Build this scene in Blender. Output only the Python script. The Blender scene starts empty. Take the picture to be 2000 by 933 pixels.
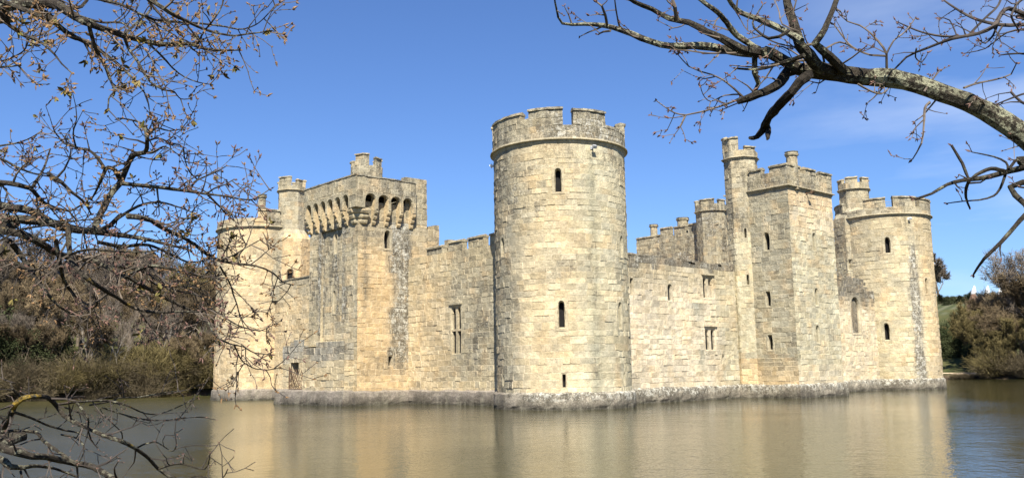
import bpy, math, random
import numpy as np
from mathutils import Vector, noise as mnoise
R_ = math.radians
SC = bpy.context.scene
COL = SC.collection

# ------------------------------------------------------------------ camera
CP = Vector((42.743, -42.8345, 2.434)); YAW, PIT, ROL, FPX = R_(48.028), R_(8.195), R_(-0.9355), 1779.24
_F = Vector((-math.sin(YAW)*math.cos(PIT), math.cos(YAW)*math.cos(PIT), math.sin(PIT)))
_R0 = Vector((math.cos(YAW), math.sin(YAW), 0)); _U0 = _R0.cross(_F)
_R = _R0*math.cos(ROL) + _U0*math.sin(ROL); _U = _U0*math.cos(ROL) - _R0*math.sin(ROL)
cam = bpy.data.cameras.new('camera'); cam_o = bpy.data.objects.new('camera', cam); COL.objects.link(cam_o)
cam.sensor_width = 36; cam.lens = FPX/2000*36; cam.clip_start = .05; cam.clip_end = 6000
M = np.eye(4)
for i, a in enumerate((_R, _U, -_F, CP)):
    for j in range(3): M[j][i] = a[j]
from mathutils import Matrix
cam_o.matrix_world = Matrix(M.tolist()); SC.camera = cam_o

def ray(x, y): return _F + _R*((x-1000)/FPX) - _U*((y-466.5)/FPX)
def on_y(x, y, Y): d = ray(x, y); return CP + d*((Y-CP.y)/d.y)
def on_x(x, y, X): d = ray(x, y); return CP + d*((X-CP.x)/d.x)
def on_z(x, y, Z): d = ray(x, y); return CP + d*((Z-CP.z)/d.z)
def dep(x, y, D): return CP + ray(x, y)*D

# ------------------------------------------------------------------ light
SUN_AZ, SUN_EL = R_(-39), R_(48)        # azimuth from +X
sdir = Vector((math.cos(SUN_AZ)*math.cos(SUN_EL), math.sin(SUN_AZ)*math.cos(SUN_EL), math.sin(SUN_EL)))
sl = bpy.data.lights.new('sun', 'SUN'); sl.energy = 5.0; sl.angle = R_(.53); sl.color = (1, .94, .83)
so = bpy.data.objects.new('sun', sl); COL.objects.link(so); so.rotation_euler = sdir.to_track_quat('Z', 'Y').to_euler()
W = bpy.data.worlds.new('World'); SC.world = W; W.use_nodes = True
nt = W.node_tree; nt.nodes.clear()
def N(nt, t, **k):
    n = nt.nodes.new(t)
    for a, b in k.items():
        if a == 'inp':
            for i, v in b.items(): n.inputs[i].default_value = v
        else: setattr(n, a, b)
    return n
sky = N(nt, 'ShaderNodeTexSky', sky_type='NISHITA', sun_disc=False, sun_elevation=SUN_EL, sun_rotation=R_(90)-SUN_AZ, air_density=1.0, dust_density=.2, ozone_density=4.0)
bg = N(nt, 'ShaderNodeBackground', inp={1: .070}); wo = N(nt, 'ShaderNodeOutputWorld')
tc = N(nt, 'ShaderNodeTexCoord')
mp = N(nt, 'ShaderNodeMapping', inp={2: (R_(8), R_(-12), R_(28)), 3: (1.2, 6.5, 13)})
cn = N(nt, 'ShaderNodeTexNoise', inp={2: 1.1, 3: 5, 4: .55})
cm = N(nt, 'ShaderNodeTexNoise', inp={2: 1.7, 3: 2})
cr = N(nt, 'ShaderNodeMapRange', inp={1: .44, 2: .72, 3: 0, 4: .36}); cr2 = N(nt, 'ShaderNodeMapRange', inp={1: .78, 2: .93})
mu = N(nt, 'ShaderNodeMath', operation='MULTIPLY')
mx = N(nt, 'ShaderNodeMix', data_type='RGBA', inp={7: (7.5, 8.0, 8.8, 1)})
L = nt.links.new
L(tc.outputs['Generated'], mp.inputs[0]); L(mp.outputs[0], cn.inputs[0]); L(tc.outputs['Generated'], cm.inputs[0])
L(cn.outputs[0], cr.inputs[0]); sxy = N(nt, 'ShaderNodeSeparateXYZ'); L(tc.outputs['Generated'], sxy.inputs[0]); L(sxy.outputs[1], cr2.inputs[0]); L(cr.outputs[0], mu.inputs[0]); L(cr2.outputs[0], mu.inputs[1])
L(mu.outputs[0], mx.inputs[0]); tn = N(nt, 'ShaderNodeMix', data_type='RGBA', blend_type='MULTIPLY', inp={0: 1., 7: (.62, .765, 1.03, 1)}); L(sky.outputs[0], tn.inputs[6]); L(tn.outputs[2], mx.inputs[6]); L(mx.outputs[2], bg.inputs[0]); L(bg.outputs[0], wo.inputs[0])
SC.view_settings.view_transform = 'Standard'; SC.view_settings.look = 'None'; SC.view_settings.gamma = 1
SC.view_settings.exposure = 1.1
SC.render.engine = 'CYCLES'

# ------------------------------------------------------------------ materials
def mat(name, rough=.9, spec=.2):
    m = bpy.data.materials.new(name); m.use_nodes = True
    b = m.node_tree.nodes['Principled BSDF']; b.inputs['Roughness'].default_value = rough; b.inputs['Specular IOR Level'].default_value = spec
    return m, m.node_tree, b
def math_(nt, op, a, b=None, c=None, clamp=False):
    n = nt.nodes.new('ShaderNodeMath'); n.operation = op; n.use_clamp = clamp
    for i, v in enumerate((a, b, c)):
        if v is None: continue
        if isinstance(v, (int, float)): n.inputs[i].default_value = v
        else: nt.links.new(v, n.inputs[i])
    return n.outputs[0]
def ramp(nt, v, a, b, c=0., d=1.):
    n = nt.nodes.new('ShaderNodeMapRange'); n.interpolation_type = 'SMOOTHSTEP'
    for i, q in enumerate((v, a, b, c, d)):
        if isinstance(q, (int, float)): n.inputs[i].default_value = q
        else: nt.links.new(q, n.inputs[i])
    return n.outputs[0]
def noise_(nt, vec, sc, det=4, ro=.55, scale3=None):
    if scale3:
        m = nt.nodes.new('ShaderNodeMapping'); m.inputs[3].default_value = scale3; nt.links.new(vec, m.inputs[0]); vec = m.outputs[0]
    n = nt.nodes.new('ShaderNodeTexNoise'); n.inputs[2].default_value = sc; n.inputs[3].default_value = det; n.inputs[4].default_value = ro
    nt.links.new(vec, n.inputs[0]); return n.outputs[0]
def mixc(nt, f, a, b, mode='MIX'):
    n = nt.nodes.new('ShaderNodeMix'); n.data_type = 'RGBA'; n.blend_type = mode
    for i, q in ((0, f), (6, a), (7, b)):
        if isinstance(q, (int, float)): n.inputs[i].default_value = q
        elif isinstance(q, tuple): n.inputs[i].default_value = (*q, 1)
        else: nt.links.new(q, n.inputs[i])
    return n.outputs[2]
def bump(nt, h, b, dist, st=1.):
    n = nt.nodes.new('ShaderNodeBump'); n.inputs['Distance'].default_value = dist; n.inputs['Strength'].default_value = st
    nt.links.new(h, n.inputs['Height']); nt.links.new(n.outputs[0], b.inputs['Normal'])

def stone_mat():
    m, nt, b = mat('weathered_sandstone', .92, .15)
    g = nt.nodes.new('ShaderNodeNewGeometry').outputs['Position']
    at = nt.nodes.new('ShaderNodeAttribute'); at.attribute_name = 'tint'
    aw = nt.nodes.new('ShaderNodeAttribute'); aw.attribute_name = 'wear'; w = aw.outputs['Fac']
    nm = noise_(nt, g, 2.6, 5); nf = noise_(nt, g, 13, 5, .65); nb = noise_(nt, g, .35, 3)
    v = math_(nt, 'MULTIPLY', ramp(nt, nm, .25, .75, .84, 1.18), ramp(nt, nf, .3, .7, .84, 1.16))
    v = math_(nt, 'MULTIPLY', v, ramp(nt, nb, .3, .7, .86, 1.1))
    c = mixc(nt, 1., at.outputs['Color'], v, 'MULTIPLY')
    # grey algae film
    al = ramp(nt, noise_(nt, g, 1.0, 6, .66, (1.9, 1.9, .55)), .47, .66)
    c = mixc(nt, math_(nt, 'MULTIPLY', al, math_(nt, 'MULTIPLY_ADD', w, .55, .10)), c, (.25, .23, .17))
    # dark crust, drawn out downwards
    dn = math_(nt, 'ADD', math_(nt, 'MULTIPLY', noise_(nt, g, 1.6, 7, .72), .6), math_(nt, 'MULTIPLY', noise_(nt, g, 1., 5, .6, (3.2, 3.2, .35)), .4))
    dm = ramp(nt, math_(nt, 'ADD', dn, math_(nt, 'MULTIPLY', w, .2)), .56, .70)
    dm = math_(nt, 'MULTIPLY', dm, ramp(nt, w, .12, .7, .08, .85))
    c = mixc(nt, dm, c, (.10, .088, .066))
    # pale lichen flecks
    lm = ramp(nt, math_(nt, 'ADD', noise_(nt, g, 8, 6, .7), math_(nt, 'MULTIPLY', w, .12)), .63, .70)
    lm = math_(nt, 'MULTIPLY', lm, ramp(nt, w, .2, .9, .05, .7))
    c = mixc(nt, lm, c, (.42, .40, .33))
    l2 = math_(nt, 'MULTIPLY', ramp(nt, noise_(nt, g, 2.4, 7, .75), .50, .58), ramp(nt, w, .62, .9, 0, .85))
    c = mixc(nt, l2, c, (.46, .44, .37))
    sp = ramp(nt, noise_(nt, g, 11, 5, .75), .32, .68, .62, 1.34)
    c = mixc(nt, ramp(nt, w, .1, .6), c, mixc(nt, 1., c, sp, 'MULTIPLY'))
    nt.links.new(c, b.inputs['Base Color'])
    h = math_(nt, 'ADD', math_(nt, 'MULTIPLY', noise_(nt, g, 22, 6, .7), .45), math_(nt, 'MULTIPLY', noise_(nt, g, 5, 5, .6), .8))
    bump(nt, h, b, .10, .8)
    return m
def simple(name, c1, c2, sc=6, rough=.9, bd=.0, spec=.2, scale3=None, coord='Position'):
    m, nt, b = mat(name, rough, spec)
    g = nt.nodes.new('ShaderNodeNewGeometry').outputs['Position'] if coord == 'Position' else nt.nodes.new('ShaderNodeTexCoord').outputs['Object']
    n = noise_(nt, g, sc, 5, .6, scale3)
    nt.links.new(mixc(nt, ramp(nt, n, .3, .7), c1, c2), b.inputs['Base Color'])
    if bd: bump(nt, n, b, bd)
    return m
MS = stone_mat()
M_VOID = simple('dark_interior', (.008, .008, .009), (.014, .013, .012))
M_METAL = simple('rusty_iron', (.09, .06, .04), (.16, .10, .06), 20, .7)
M_LAMP = simple('grey_enamel', (.30, .31, .32), (.42, .43, .44), 9, .45, 0, .5)
M_WHITE = simple('white_paint', (.74, .74, .72), (.82, .82, .80), 9, .5, 0, .4)
M_RAIL = simple('grey_steel', (.16, .17, .18), (.24, .25, .26), 9, .5, 0, .5)
def bark_mat(name, c1, c2, lich, lamt, yel=0., sc=14):
    m, nt, b = mat(name, .95, .1)
    g = nt.nodes.new('ShaderNodeNewGeometry').outputs['Position']
    n = noise_(nt, g, sc*2, 6, .7)
    c = mixc(nt, ramp(nt, n, .3, .7), c1, c2)
    l = math_(nt, 'MULTIPLY', ramp(nt, math_(nt, 'ADD', noise_(nt, g, 11, 6, .75), noise_(nt, g, 40, 4, .7)), 1.10-lamt, 1.24-lamt), ramp(nt, noise_(nt, g, 1.7, 3), .5-lamt, .62-lamt, .12, 1.))
    c = mixc(nt, l, c, lich)
    if yel: c = mixc(nt, ramp(nt, noise_(nt, g, 3.1, 5, .7), .68-yel, .74-yel), c, (.42, .28, .05))
    nt.links.new(c, b.inputs['Base Color']); bump(nt, noise_(nt, g, sc*2.2, 6, .75), b, .05, 1.)
    return m
M_BARK_L = bark_mat('oak_bark', (.034, .028, .022), (.10, .083, .064), (.25, .24, .17), .10, .06)
M_BARK_R = bark_mat('lichened_bark', (.028, .023, .018), (.085, .072, .055), (.30, .30, .20), .07)
M_BARK_P = bark_mat('pale_lichened_bark', (.03, .026, .02), (.11, .093, .068), (.36, .355, .24), .17)
M_BARK_D = bark_mat('dark_bark', (.022, .018, .014), (.06, .05, .038), (.16, .15, .11), .02)
M_TWIG = simple('twig_bark', (.062, .049, .038), (.175, .142, .11), 9)
M_TWIGD = simple('dark_twig_bark', (.03, .025, .022), (.085, .07, .06), 9)
M_BUD = simple('brown_bud', (.12, .07, .032), (.29, .18, .09), 23, .7)
M_BUDR = simple('reddish_bud', (.09, .05, .04), (.22, .13, .10), 23, .7)
M_LEAF = simple('young_oak_leaf', (.085, .08, .018), (.19, .145, .05), 17, .6)
M_BTRUNK = simple('woodland_bark', (.085, .068, .05), (.16, .13, .10), 1.3)
M_PALE = simple('pale_birch_bark', (.20, .18, .15), (.34, .31, .27), 1.3)
def obj_mat(name, c1, c2, sc=.6, spread=.35):
    m, nt, b = mat(name, .9, .1)
    g = nt.nodes.new('ShaderNodeNewGeometry').outputs['Position']
    oi = nt.nodes.new('ShaderNodeObjectInfo').outputs['Random']
    c = mixc(nt, ramp(nt, noise_(nt, g, sc, 4), .3, .7), c1, c2)
    c = mixc(nt, 1., c, math_(nt, 'MULTIPLY_ADD', oi, spread*2, 1-spread), 'MULTIPLY')
    nt.links.new(c, b.inputs['Base Color']); return m
M_TW1 = obj_mat('bare_brown_twigs', (.098, .072, .042), (.168, .128, .076))
M_TW2 = obj_mat('bare_grey_twigs', (.105, .085, .066), (.175, .145, .115))
M_TW3 = obj_mat('budding_olive_twigs', (.095, .078, .034), (.165, .132, .058))
M_EVG = obj_mat('evergreen_leaves', (.024, .032, .013), (.052, .058, .026))
M_SCRUB = obj_mat('brown_scrub', (.075, .06, .036), (.14, .112, .068))
M_REED = obj_mat('green_reeds', (.05, .085, .02), (.10, .13, .04))

def ground_mat():
    m, nt, b = mat('grass_and_earth', .95, .1)
    g = nt.nodes.new('ShaderNodeNewGeometry').outputs['Position']
    c = mixc(nt, ramp(nt, noise_(nt, g, .12, 6, .65), .35, .65), (.05, .062, .02), (.09, .092, .034))
    c = mixc(nt, ramp(nt, noise_(nt, g, 1.7, 6, .7), .45, .7), c, (.10, .075, .042))
    sx = nt.nodes.new('ShaderNodeSeparateXYZ'); nt.links.new(g, sx.inputs[0])
    lo = ramp(nt, math_(nt, 'ADD', sx.outputs[2], math_(nt, 'MULTIPLY', noise_(nt, g, .8, 4), .6)), .75, 1.15)
    c = mixc(nt, lo, (.075, .055, .035), c)
    # vineyard rows on the far hill
    hill = math_(nt, 'MULTIPLY', ramp(nt, sx.outputs[1], 205, 215), ramp(nt, noise_(nt, g, .02, 2), .3, .35))
    wv = math_(nt, 'SINE', math_(nt, 'MULTIPLY', math_(nt, 'ADD', sx.outputs[0], math_(nt, 'MULTIPLY', sx.outputs[1], .15)), 2.1))
    c2 = mixc(nt, ramp(nt, wv, -.4, .5), (.06, .07, .034), (.105, .11, .066))
    c = mixc(nt, hill, c, c2)
    nt.links.new(c, b.inputs['Base Color']); bump(nt, noise_(nt, g, 4, 6, .7), b, .12)
    return m
M_GROUND = ground_mat()
M_PATH = simple('sandy_path', (.44, .33, .21), (.56, .44, .30), 2.0, .95, .05)
def water_mat():
    m, nt, b = mat('murky_moat_water', .04, .43)
    b.inputs['IOR'].default_value = 1.333
    g = nt.nodes.new('ShaderNodeNewGeometry').outputs['Position']
    c = mixc(nt, ramp(nt, noise_(nt, g, .06, 4), .3, .7), (.042, .040, .014), (.056, .050, .019))
    nt.links.new(c, b.inputs['Base Color'])
    calm = ramp(nt, noise_(nt, g, .05, 3, .5, (1, 1, 1)), .38, .62, .45, 1.15)
    h = math_(nt, 'ADD', math_(nt, 'MULTIPLY', noise_(nt, g, 4.6, 3, .55), .6), math_(nt, 'MULTIPLY', noise_(nt, g, .9, 3, .5), 1.1))
    sx = nt.nodes.new('ShaderNodeSeparateXYZ'); nt.links.new(g, sx.inputs[0])
    h = math_(nt, 'ADD', h, math_(nt, 'MULTIPLY', noise_(nt, g, 11, 2, .5), .16))
    wind = ramp(nt, math_(nt, 'ADD', math_(nt, 'MULTIPLY_ADD', sx.outputs[1], -.9, -12), math_(nt, 'MULTIPLY', sx.outputs[0], -.55)), 5, 13, 1., 2.2)
    h = math_(nt, 'MULTIPLY', math_(nt, 'MULTIPLY', h, calm), wind)
    rw = ramp(nt, math_(nt, 'ADD', math_(nt, 'MULTIPLY_ADD', sx.outputs[1], -.9, -12), math_(nt, 'MULTIPLY', sx.outputs[0], -.55)), 5, 12, .04, .24); nt.links.new(rw, b.inputs['Roughness'])
    bump(nt, h, b, .023, 1.)
    return m
M_WATER = water_mat()

# ------------------------------------------------------------------ mesh builder
class MB:
    def __init__(s): s.v = []; s.f = []; s.c = []; s.w = []
    def add(s, p, c=(.4, .33, .2), w=.3):
        s.v.append((p[0], p[1], p[2])); s.c.append(c); s.w.append(w); return len(s.v)-1
    def face(s, *i): s.f.append(i)
    def build(s, name, m, parent=None, smooth=False):
        me = bpy.data.meshes.new(name); o = bpy.data.objects.new(name, me); COL.objects.link(o)
        off = Vector((0, 0, 0)); q = parent
        while q is not None: off += q.location; q = q.parent
        a = np.array(s.v, dtype=float).reshape(-1, 3)-np.array(off)
        me.from_pydata(a.tolist(), [], s.f)
        if m is MS:
            ca = me.color_attributes.new('tint', 'FLOAT_COLOR', 'POINT')
            cc = np.ones((len(s.v), 4), np.float32); cc[:, :3] = np.array(s.c); ca.data.foreach_set('color', cc.ravel())
            wa = me.attributes.new('wear', 'FLOAT', 'POINT'); wa.data.foreach_set('value', np.array(s.w, np.float32))
        me.materials.append(m)
        if smooth: me.polygons.foreach_set('use_smooth', [True]*len(me.polygons))
        me.update(); o.parent = parent; return o
def thing(name, loc, label, cat, group=None):
    o = bpy.data.objects.new(name, None); COL.objects.link(o); o.location = loc; o.empty_display_size = .3
    tag(o, label, cat, group); return o
def tag(o, label=None, cat=None, group=None, kind=None):
    for k, v in (('label', label), ('category', cat), ('group', group), ('kind', kind)):
        if v: o[k] = v
    return o

# ------------------------------------------------------------------ masonry
rng = random.Random(7)
CREAM = (.52, .425, .265); PALE = (.58, .495, .355); GREY = (.30, .27, .195); GREEN = (.455, .41, .28); ORANGE = (.50, .335, .165); DARK = (.15, .13, .10); MID = (.41, .345, .22)
def lerp(a, b, t): return tuple(x+(y-x)*t for x, y in zip(a, b))
def sst(a, b, x):
    if a == b: return float(x > a)
    t = max(0., min(1., (x-a)/(b-a))); return t*t*(3-2*t)
def nz(p, s, o=0): return mnoise.noise(Vector((p[0]*s+o, p[1]*s+o*1.7, p[2]*s-o)))
def plane(o, ud, n):
    o = Vector(o); ud = Vector(ud); n = Vector(n)
    f = lambda u, v, d: o+ud*u+n*d+Vector((0, 0, v))
    f.seg = .36; return f
def cyl(c, R, batter=None):
    def f(u, v, d):
        a = u/R; r = R+d+(batter(v) if batter else 0)
        return Vector((c[0]+math.cos(a)*r, c[1]+math.sin(a)*r, v))
    f.seg = max(.16, min(.36, R*.11)); return f
def tile(mb, S, a, b, c, d, tint, rough, ends, smooth=False):
    nu = max(1, math.ceil((b-a)/S.seg)); cen = S((a+b)/2, (c+d)/2, 0)
    k = rng.gauss(1, .075); k = max(.68, min(1.28, k)); hs = rng.uniform(-.05, .05)
    if rng.random() < .035: k *= .82
    dw = rng.uniform(-.12, .12)
    dd = (rng.uniform(.004, .028) if rng.random() < .9 else rng.uniform(.026, .046))*rough; tb = rng.uniform(-.02, .02)*rough; tl = rng.uniform(-.012, .012)*rough
    er = rng.random() < .24; li = [], []; lf = [], []
    il, ir = rng.uniform(.010, .032), rng.uniform(.010, .032)
    if ends[0]: il = -dd
    if ends[1]: ir = -dd
    for j in range(nu+1):
        u = a+(b-a)*j/nu; t = j/nu*2-1
        uf = a+il if j == 0 else (b-ir if j == nu else u)
        col, w = tint(S(u, (c+d)/2, 0)); col = (min(.62, col[0]*k*(1+hs*.5)), min(.56, col[1]*k), col[2]*k*(1-hs))
        mort = lerp(col, (.58, .505, .37), .6-.15*w); wm = w*.45; w = max(0, min(1, w+dw))
        bi = rng.uniform(.010, .028)+(rng.uniform(.0, .055)*rough*(rng.random() < .7) if er else 0); ti = rng.uniform(.008, .026)
        bi = min(bi, (d-c)*.35)
        for r, vv, fv, dp in ((0, c, c+bi, dd-tb), (1, d, d-ti, dd+tb)):
            li[r].append(mb.add(S(u, vv, 0), mort, wm))
            e = max(.004, dp+tl*t+rng.uniform(-.006, .006)*rough)
            lf[r].append(mb.add(S(uf, fv, e), lerp(col, (col[0]*.93, col[1]*.93, col[2]*.93), rng.random()), w))
    for j in range(nu):
        mb.face(lf[0][j], lf[0][j+1], lf[1][j+1], lf[1][j])
        mb.face(li[0][j], li[0][j+1], lf[0][j+1], lf[0][j])
        mb.face(lf[1][j], lf[1][j+1], li[1][j+1], li[1][j])
    mb.face(li[0][0], lf[0][0], lf[1][0], li[1][0]); mb.face(lf[0][nu], li[0][nu], li[1][nu], lf[1][nu])
def subtract(r, holes):
    out = [r]
    for h in holes:
        nx = []
        for a, b, c, d in out:
            if h[0] >= b or h[1] <= a or h[2] >= d or h[3] <= c: nx.append((a, b, c, d)); continue
            x0, x1 = max(a, h[0]), min(b, h[1])
            if x0 > a: nx.append((a, x0, c, d))
            if x1 < b: nx.append((x1, b, c, d))
            if h[2] > c: nx.append((x0, x1, c, h[2]))
            if h[3] < d: nx.append((x0, x1, h[3], d))
        out = nx
    return out
def skin(mb, S, u0, u1, v0, v1, tint, rough=1., rowh=(.28, .50), ln=(.36, 1.05), holes=(), top=None):
    v = v0
    while v < v1-1e-4:
        h = rng.uniform(*rowh)
        if v1-(v+h) < .22: h = v1-v
        hl = [q for q in holes if q[2] < v+h and q[3] > v]
        u = u0; first = True
        while u < u1-1e-4:
            l = rng.uniform(*ln)*(rng.uniform(.3, 1) if first else 1)
            if u1-(u+l) < ln[0]*.6: l = u1-u
            for a, b, c, d in subtract((u, u+l, v, v+h), hl):
                if top:
                    t = top((a+b)/2)
                    if c > t-.12: continue
                    d = min(d, t)
                if b-a > .02 and d-c > .02: tile(mb, S, a, b, c, d, tint, rough, (a <= u0+1e-4, b >= u1-1e-4))
            u += l; first = False
        v += h
def solid(mb, S, u0, u1, v0, v1, d0, d1, tint, nu=None, jit=.012, cap=0., skip=()):
    """block between u0..u1, v0..v1, depth d0 (back) .. d1 (front); cap = extra height of the ridge"""
    nu = nu or max(1, math.ceil((u1-u0)/S.seg)); rows = []
    prof = [(d1, v0), (d1, v1), (d0, v1), (d0, v0)] if not cap else [(d1, v0), (d1, v1), ((d0+d1)/2, v1+cap), (d0, v1), (d0, v0)]
    for j in range(nu+1):
        u = u0+(u1-u0)*j/nu; r = []
        for d, v in prof:
            p = S(u, v, d); c, w = tint(p); k = rng.uniform(.88, 1.08)
            r.append(mb.add(p+Vector((rng.uniform(-jit, jit), rng.uniform(-jit, jit), rng.uniform(-jit, jit))), (c[0]*k, c[1]*k, c[2]*k), w))
        rows.append(r)
    n = len(prof)
    for j in range(nu):
        for k in range(n):
            if k in skip: continue
            a, b = rows[j], rows[j+1]; k2 = (k+1) % n
            mb.face(a[k], b[k], b[k2], a[k2])
    mb.face(*rows[0]); mb.face(*rows[-1][::-1])
def sweep(mb, path, prof, tint, closed=False, jit=.006):
    """profile (d outwards, z) along a horizontal polyline, seen from the right-hand side"""
    P = [Vector((p[0], p[1])) for p in path]; n = len(P); rows = []
    for i in range(n):
        a = P[i-1] if (i or closed) else None; b = P[(i+1) % n] if (i < n-1 or closed) else None
        t1 = (P[i]-a).normalized() if a is not None else None; t2 = (b-P[i]).normalized() if b is not None else None
        t1 = t1 or t2; t2 = t2 or t1
        n1 = Vector((t1.y, -t1.x)); n2 = Vector((t2.y, -t2.x)); m = (n1+n2).normalized(); m = m/max(.3, m.dot(n1))
        r = []
        for d, z in prof:
            p = P[i]+m*d; q = (p.x+rng.uniform(-jit, jit), p.y+rng.uniform(-jit, jit), z+rng.uniform(-jit, jit)); c, w = tint(q)
            k = rng.uniform(.9, 1.08); r.append(mb.add(q, (c[0]*k, c[1]*k, c[2]*k), w))
        rows.append(r)
    m = len(prof)
    for i in range(n if closed else n-1):
        a, b = rows[i], rows[(i+1) % n]
        for k in range(m): mb.face(a[k], b[k], b[(k+1) % m], a[(k+1) % m])
    if not closed: mb.face(*rows[0]); mb.face(*rows[-1][::-1])
def arc(c, r, a0, a1, n=None):
    n = n or max(6, int(abs(a1-a0)/6)); return [(c[0]+math.cos(R_(a0+(a1-a0)*i/n))*r, c[1]+math.sin(R_(a0+(a1-a0)*i/n))*r) for i in range(n+1)]
STRING = lambda z, o=.25, h=.34: [(-.1, z+h), (o*.8, z+h), (o, z+h*.86), (o, z+h*.68), (o*.4, z+h*.62), (o*.34, z+h*.3), (.02, z), (-.1, z)]

def arch_poly(uc, v0, w, h, arch=True, pts=9):
    if not arch: return [(uc-w/2, v0), (uc+w/2, v0), (uc+w/2, v0+h), (uc-w/2, v0+h)]
    rise = w*.75; sp = v0+h-rise; o = [(uc-w/2, v0), (uc+w/2, v0)]
    for i in range(pts+1):
        t = i/pts; o.append((uc+w/2*math.cos(t*math.pi), sp+rise*math.sin(t*math.pi)**.85))
    return o
def ray_poly(cx, cy, dx, dy, poly):
    best = None
    for i in range(len(poly)):
        x1, y1 = poly[i]; x2, y2 = poly[(i+1) % len(poly)]; ex, ey = x2-x1, y2-y1
        den = dx*ey-dy*ex
        if abs(den) < 1e-9: continue
        t = ((x1-cx)*ey-(y1-cy)*ex)/den; s = ((x1-cx)*dy-(y1-cy)*dx)/den
        if t > 0 and -1e-6 <= s <= 1+1e-6 and (best is None or t < best): best = t
    return best
def arch_plate(mb, S, outer, poly, d1, dback, tint, dedge=-.03, open_foot=False):
    """stone plate with an opening; outer = (u0,u1,v0,v1)"""
    xs = [p[0] for p in poly]; ys = [p[1] for p in poly]; cx = (min(xs)+max(xs))/2; cy = (min(ys)+max(ys))/2
    rect = [(outer[0], outer[2]), (outer[1], outer[2]), (outer[1], outer[3]), (outer[0], outer[3])]
    an = sorted(set([round(math.atan2(p[1]-cy, p[0]-cx), 5) for p in poly+rect]+[round(-math.pi+i*math.pi/14, 5) for i in range(28)]))
    rows = []; low = []
    for a in an:
        dx, dy = math.cos(a), math.sin(a); ti = ray_poly(cx, cy, dx, dy, poly); to = ray_poly(cx, cy, dx, dy, rect)
        if ti is None or to is None: continue
        i_, o_ = (cx+dx*ti, cy+dy*ti), (cx+dx*to, cy+dy*to); r = []
        low.append(i_[1] < min(ys)+1e-3); b_ = (cx+dx*(ti+min(.09, (to-ti)*.45)), cy+dy*(ti+min(.09, (to-ti)*.45)))
        for (u, v), d in ((o_, dedge), (o_, d1), (b_, d1), (i_, d1-.13), (i_, dback)):
            p = S(u, v, d); c, w = tint(p); r.append(mb.add(p, c, w))
        rows.append(r)
    n = len(rows)
    for i in range(n):
        a, b = rows[i], rows[(i+1) % n]
        if open_foot and low[i] and low[(i+1) % n]: continue
        for k in range(4): mb.face(a[k], b[k], b[k+1], a[k+1])
def pane(mb, S, poly, d, grow=.01, tint=None):
    xs = [p[0] for p in poly]; ys = [p[1] for p in poly]; cx = sum(xs)/len(xs); cy = sum(ys)/len(ys); ids = []
    for u, v in poly:
        p = S(cx+(u-cx)*(1+grow), cy+(v-cy)*(1+grow), d); c, w = tint(p) if tint else ((.3, .3, .3), 0); ids.append(mb.add(p, c, w))
    mb.face(*ids)
def window(parent, S, uc, v0, w, h, tint, fw=.22, arch=True, blind=False, depth=.45, proud=.035, name='window', sill=.16, ptint=None):
    poly = arch_poly(uc, v0, w, h, arch); out = (uc-w/2-fw, uc+w/2+fw, v0-sill, v0+h+fw)
    mb = MB(); pane(mb, S, poly, -depth+.02, .03, (ptint or (lambda p: (lerp(tint(p)[0], (.20, .165, .11), .6), .45))) if blind else None)
    o = mb.build(name, MS if blind else M_VOID, parent)
    mb = MB(); arch_plate(mb, S, out, poly, proud, -depth, lambda p: (lerp(tint(p)[0], GREY, .35), .22)); mb.build('surround', MS, o)
    return out
def parapet(T, S, ranges, zb, tint, thick=.55, d=.06, cop=.20, gap=None, gapz=None):
    """ranges: (u0,u1,ztop) merlons standing on zb; each a part with a coping"""
    for u0, u1, zt in ranges:
        mb = MB(); skin(mb, S, u0, u1, zb, zt, tint, 1., ln=(.35, .8))
        solid(mb, S, u0, u1, zb-.01, zt, -thick, -.002, tint, jit=0, skip=(0,))
        m = mb.build('merlon', MS, T)
        mb = MB(); solid(mb, S, u0-.04, u1+.04, zt+.002, zt+cop*.55, -thick-.05, .10, tint, jit=.018, cap=cop*.45); mb.build('coping', MS, m)
def ring_wall(mb, S, u0, u1, z0, z1, tint, thick=.55):
    skin(mb, S, u0, u1, z0, z1, tint, 1.)
    solid(mb, S, u0, u1, z0, z1, -thick, -.002, tint, jit=0, skip=(0,))

def plinth(T, path, tint, z1=1.05, out=.27, closed=False, zlow=-.35):
    mb = MB(); P = path
    prof = [(-.1, zlow), (out, zlow), (out*.96, .11), (out*.92, .24), (out*.86, .62), (out*.72, z1-.1), (.03, z1+.02), (-.1, z1+.02)]
    # densify so that the battered edge can wobble
    D = []
    for i in range(len(P)-1+(1 if closed else 0)):
        a = Vector(P[i]); b = Vector(P[(i+1) % len(P)]); n = max(1, int((b-a).length/.45))
        D += [a+(b-a)*k/n for k in range(n)]
    if not closed: D.append(Vector(P[-1]))
    sweep(mb, D, prof, tint, closed, .03)
    for i, p in enumerate(mb.v):
        q = mnoise.noise(Vector(p)*1.9)*.05+mnoise.noise(Vector(p)*.6)*.05; n = mnoise.noise(Vector((p[0]*.9, p[1]*.9, 7)))*.07
        k = i % len(prof)
        if k in (3, 4, 5): mb.v[i] = (p[0]+q, p[1]-q, p[2]+n*(1 if k > 3 else .5))
        elif k == 6: mb.v[i] = (p[0], p[1], p[2]+n*.9)
    mb.build('plinth', MS, T)
def plinth_tint(p):
    t = sst(.08, .85, p[2]+nz(p, .9)*.5)
    e = sst(-4, 2, p[0]+p[1]*.2)
    return lerp(lerp((.085, .073, .058), (.05, .046, .034), sst(.3, .1, p[2]+nz(p, 1.5)*.12)), lerp((.22, .19, .155), (.33, .29, .22), e), t), .42+.48*e*sst(.3, .8, p[2]+nz(p, .6, 3)*.3)

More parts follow.
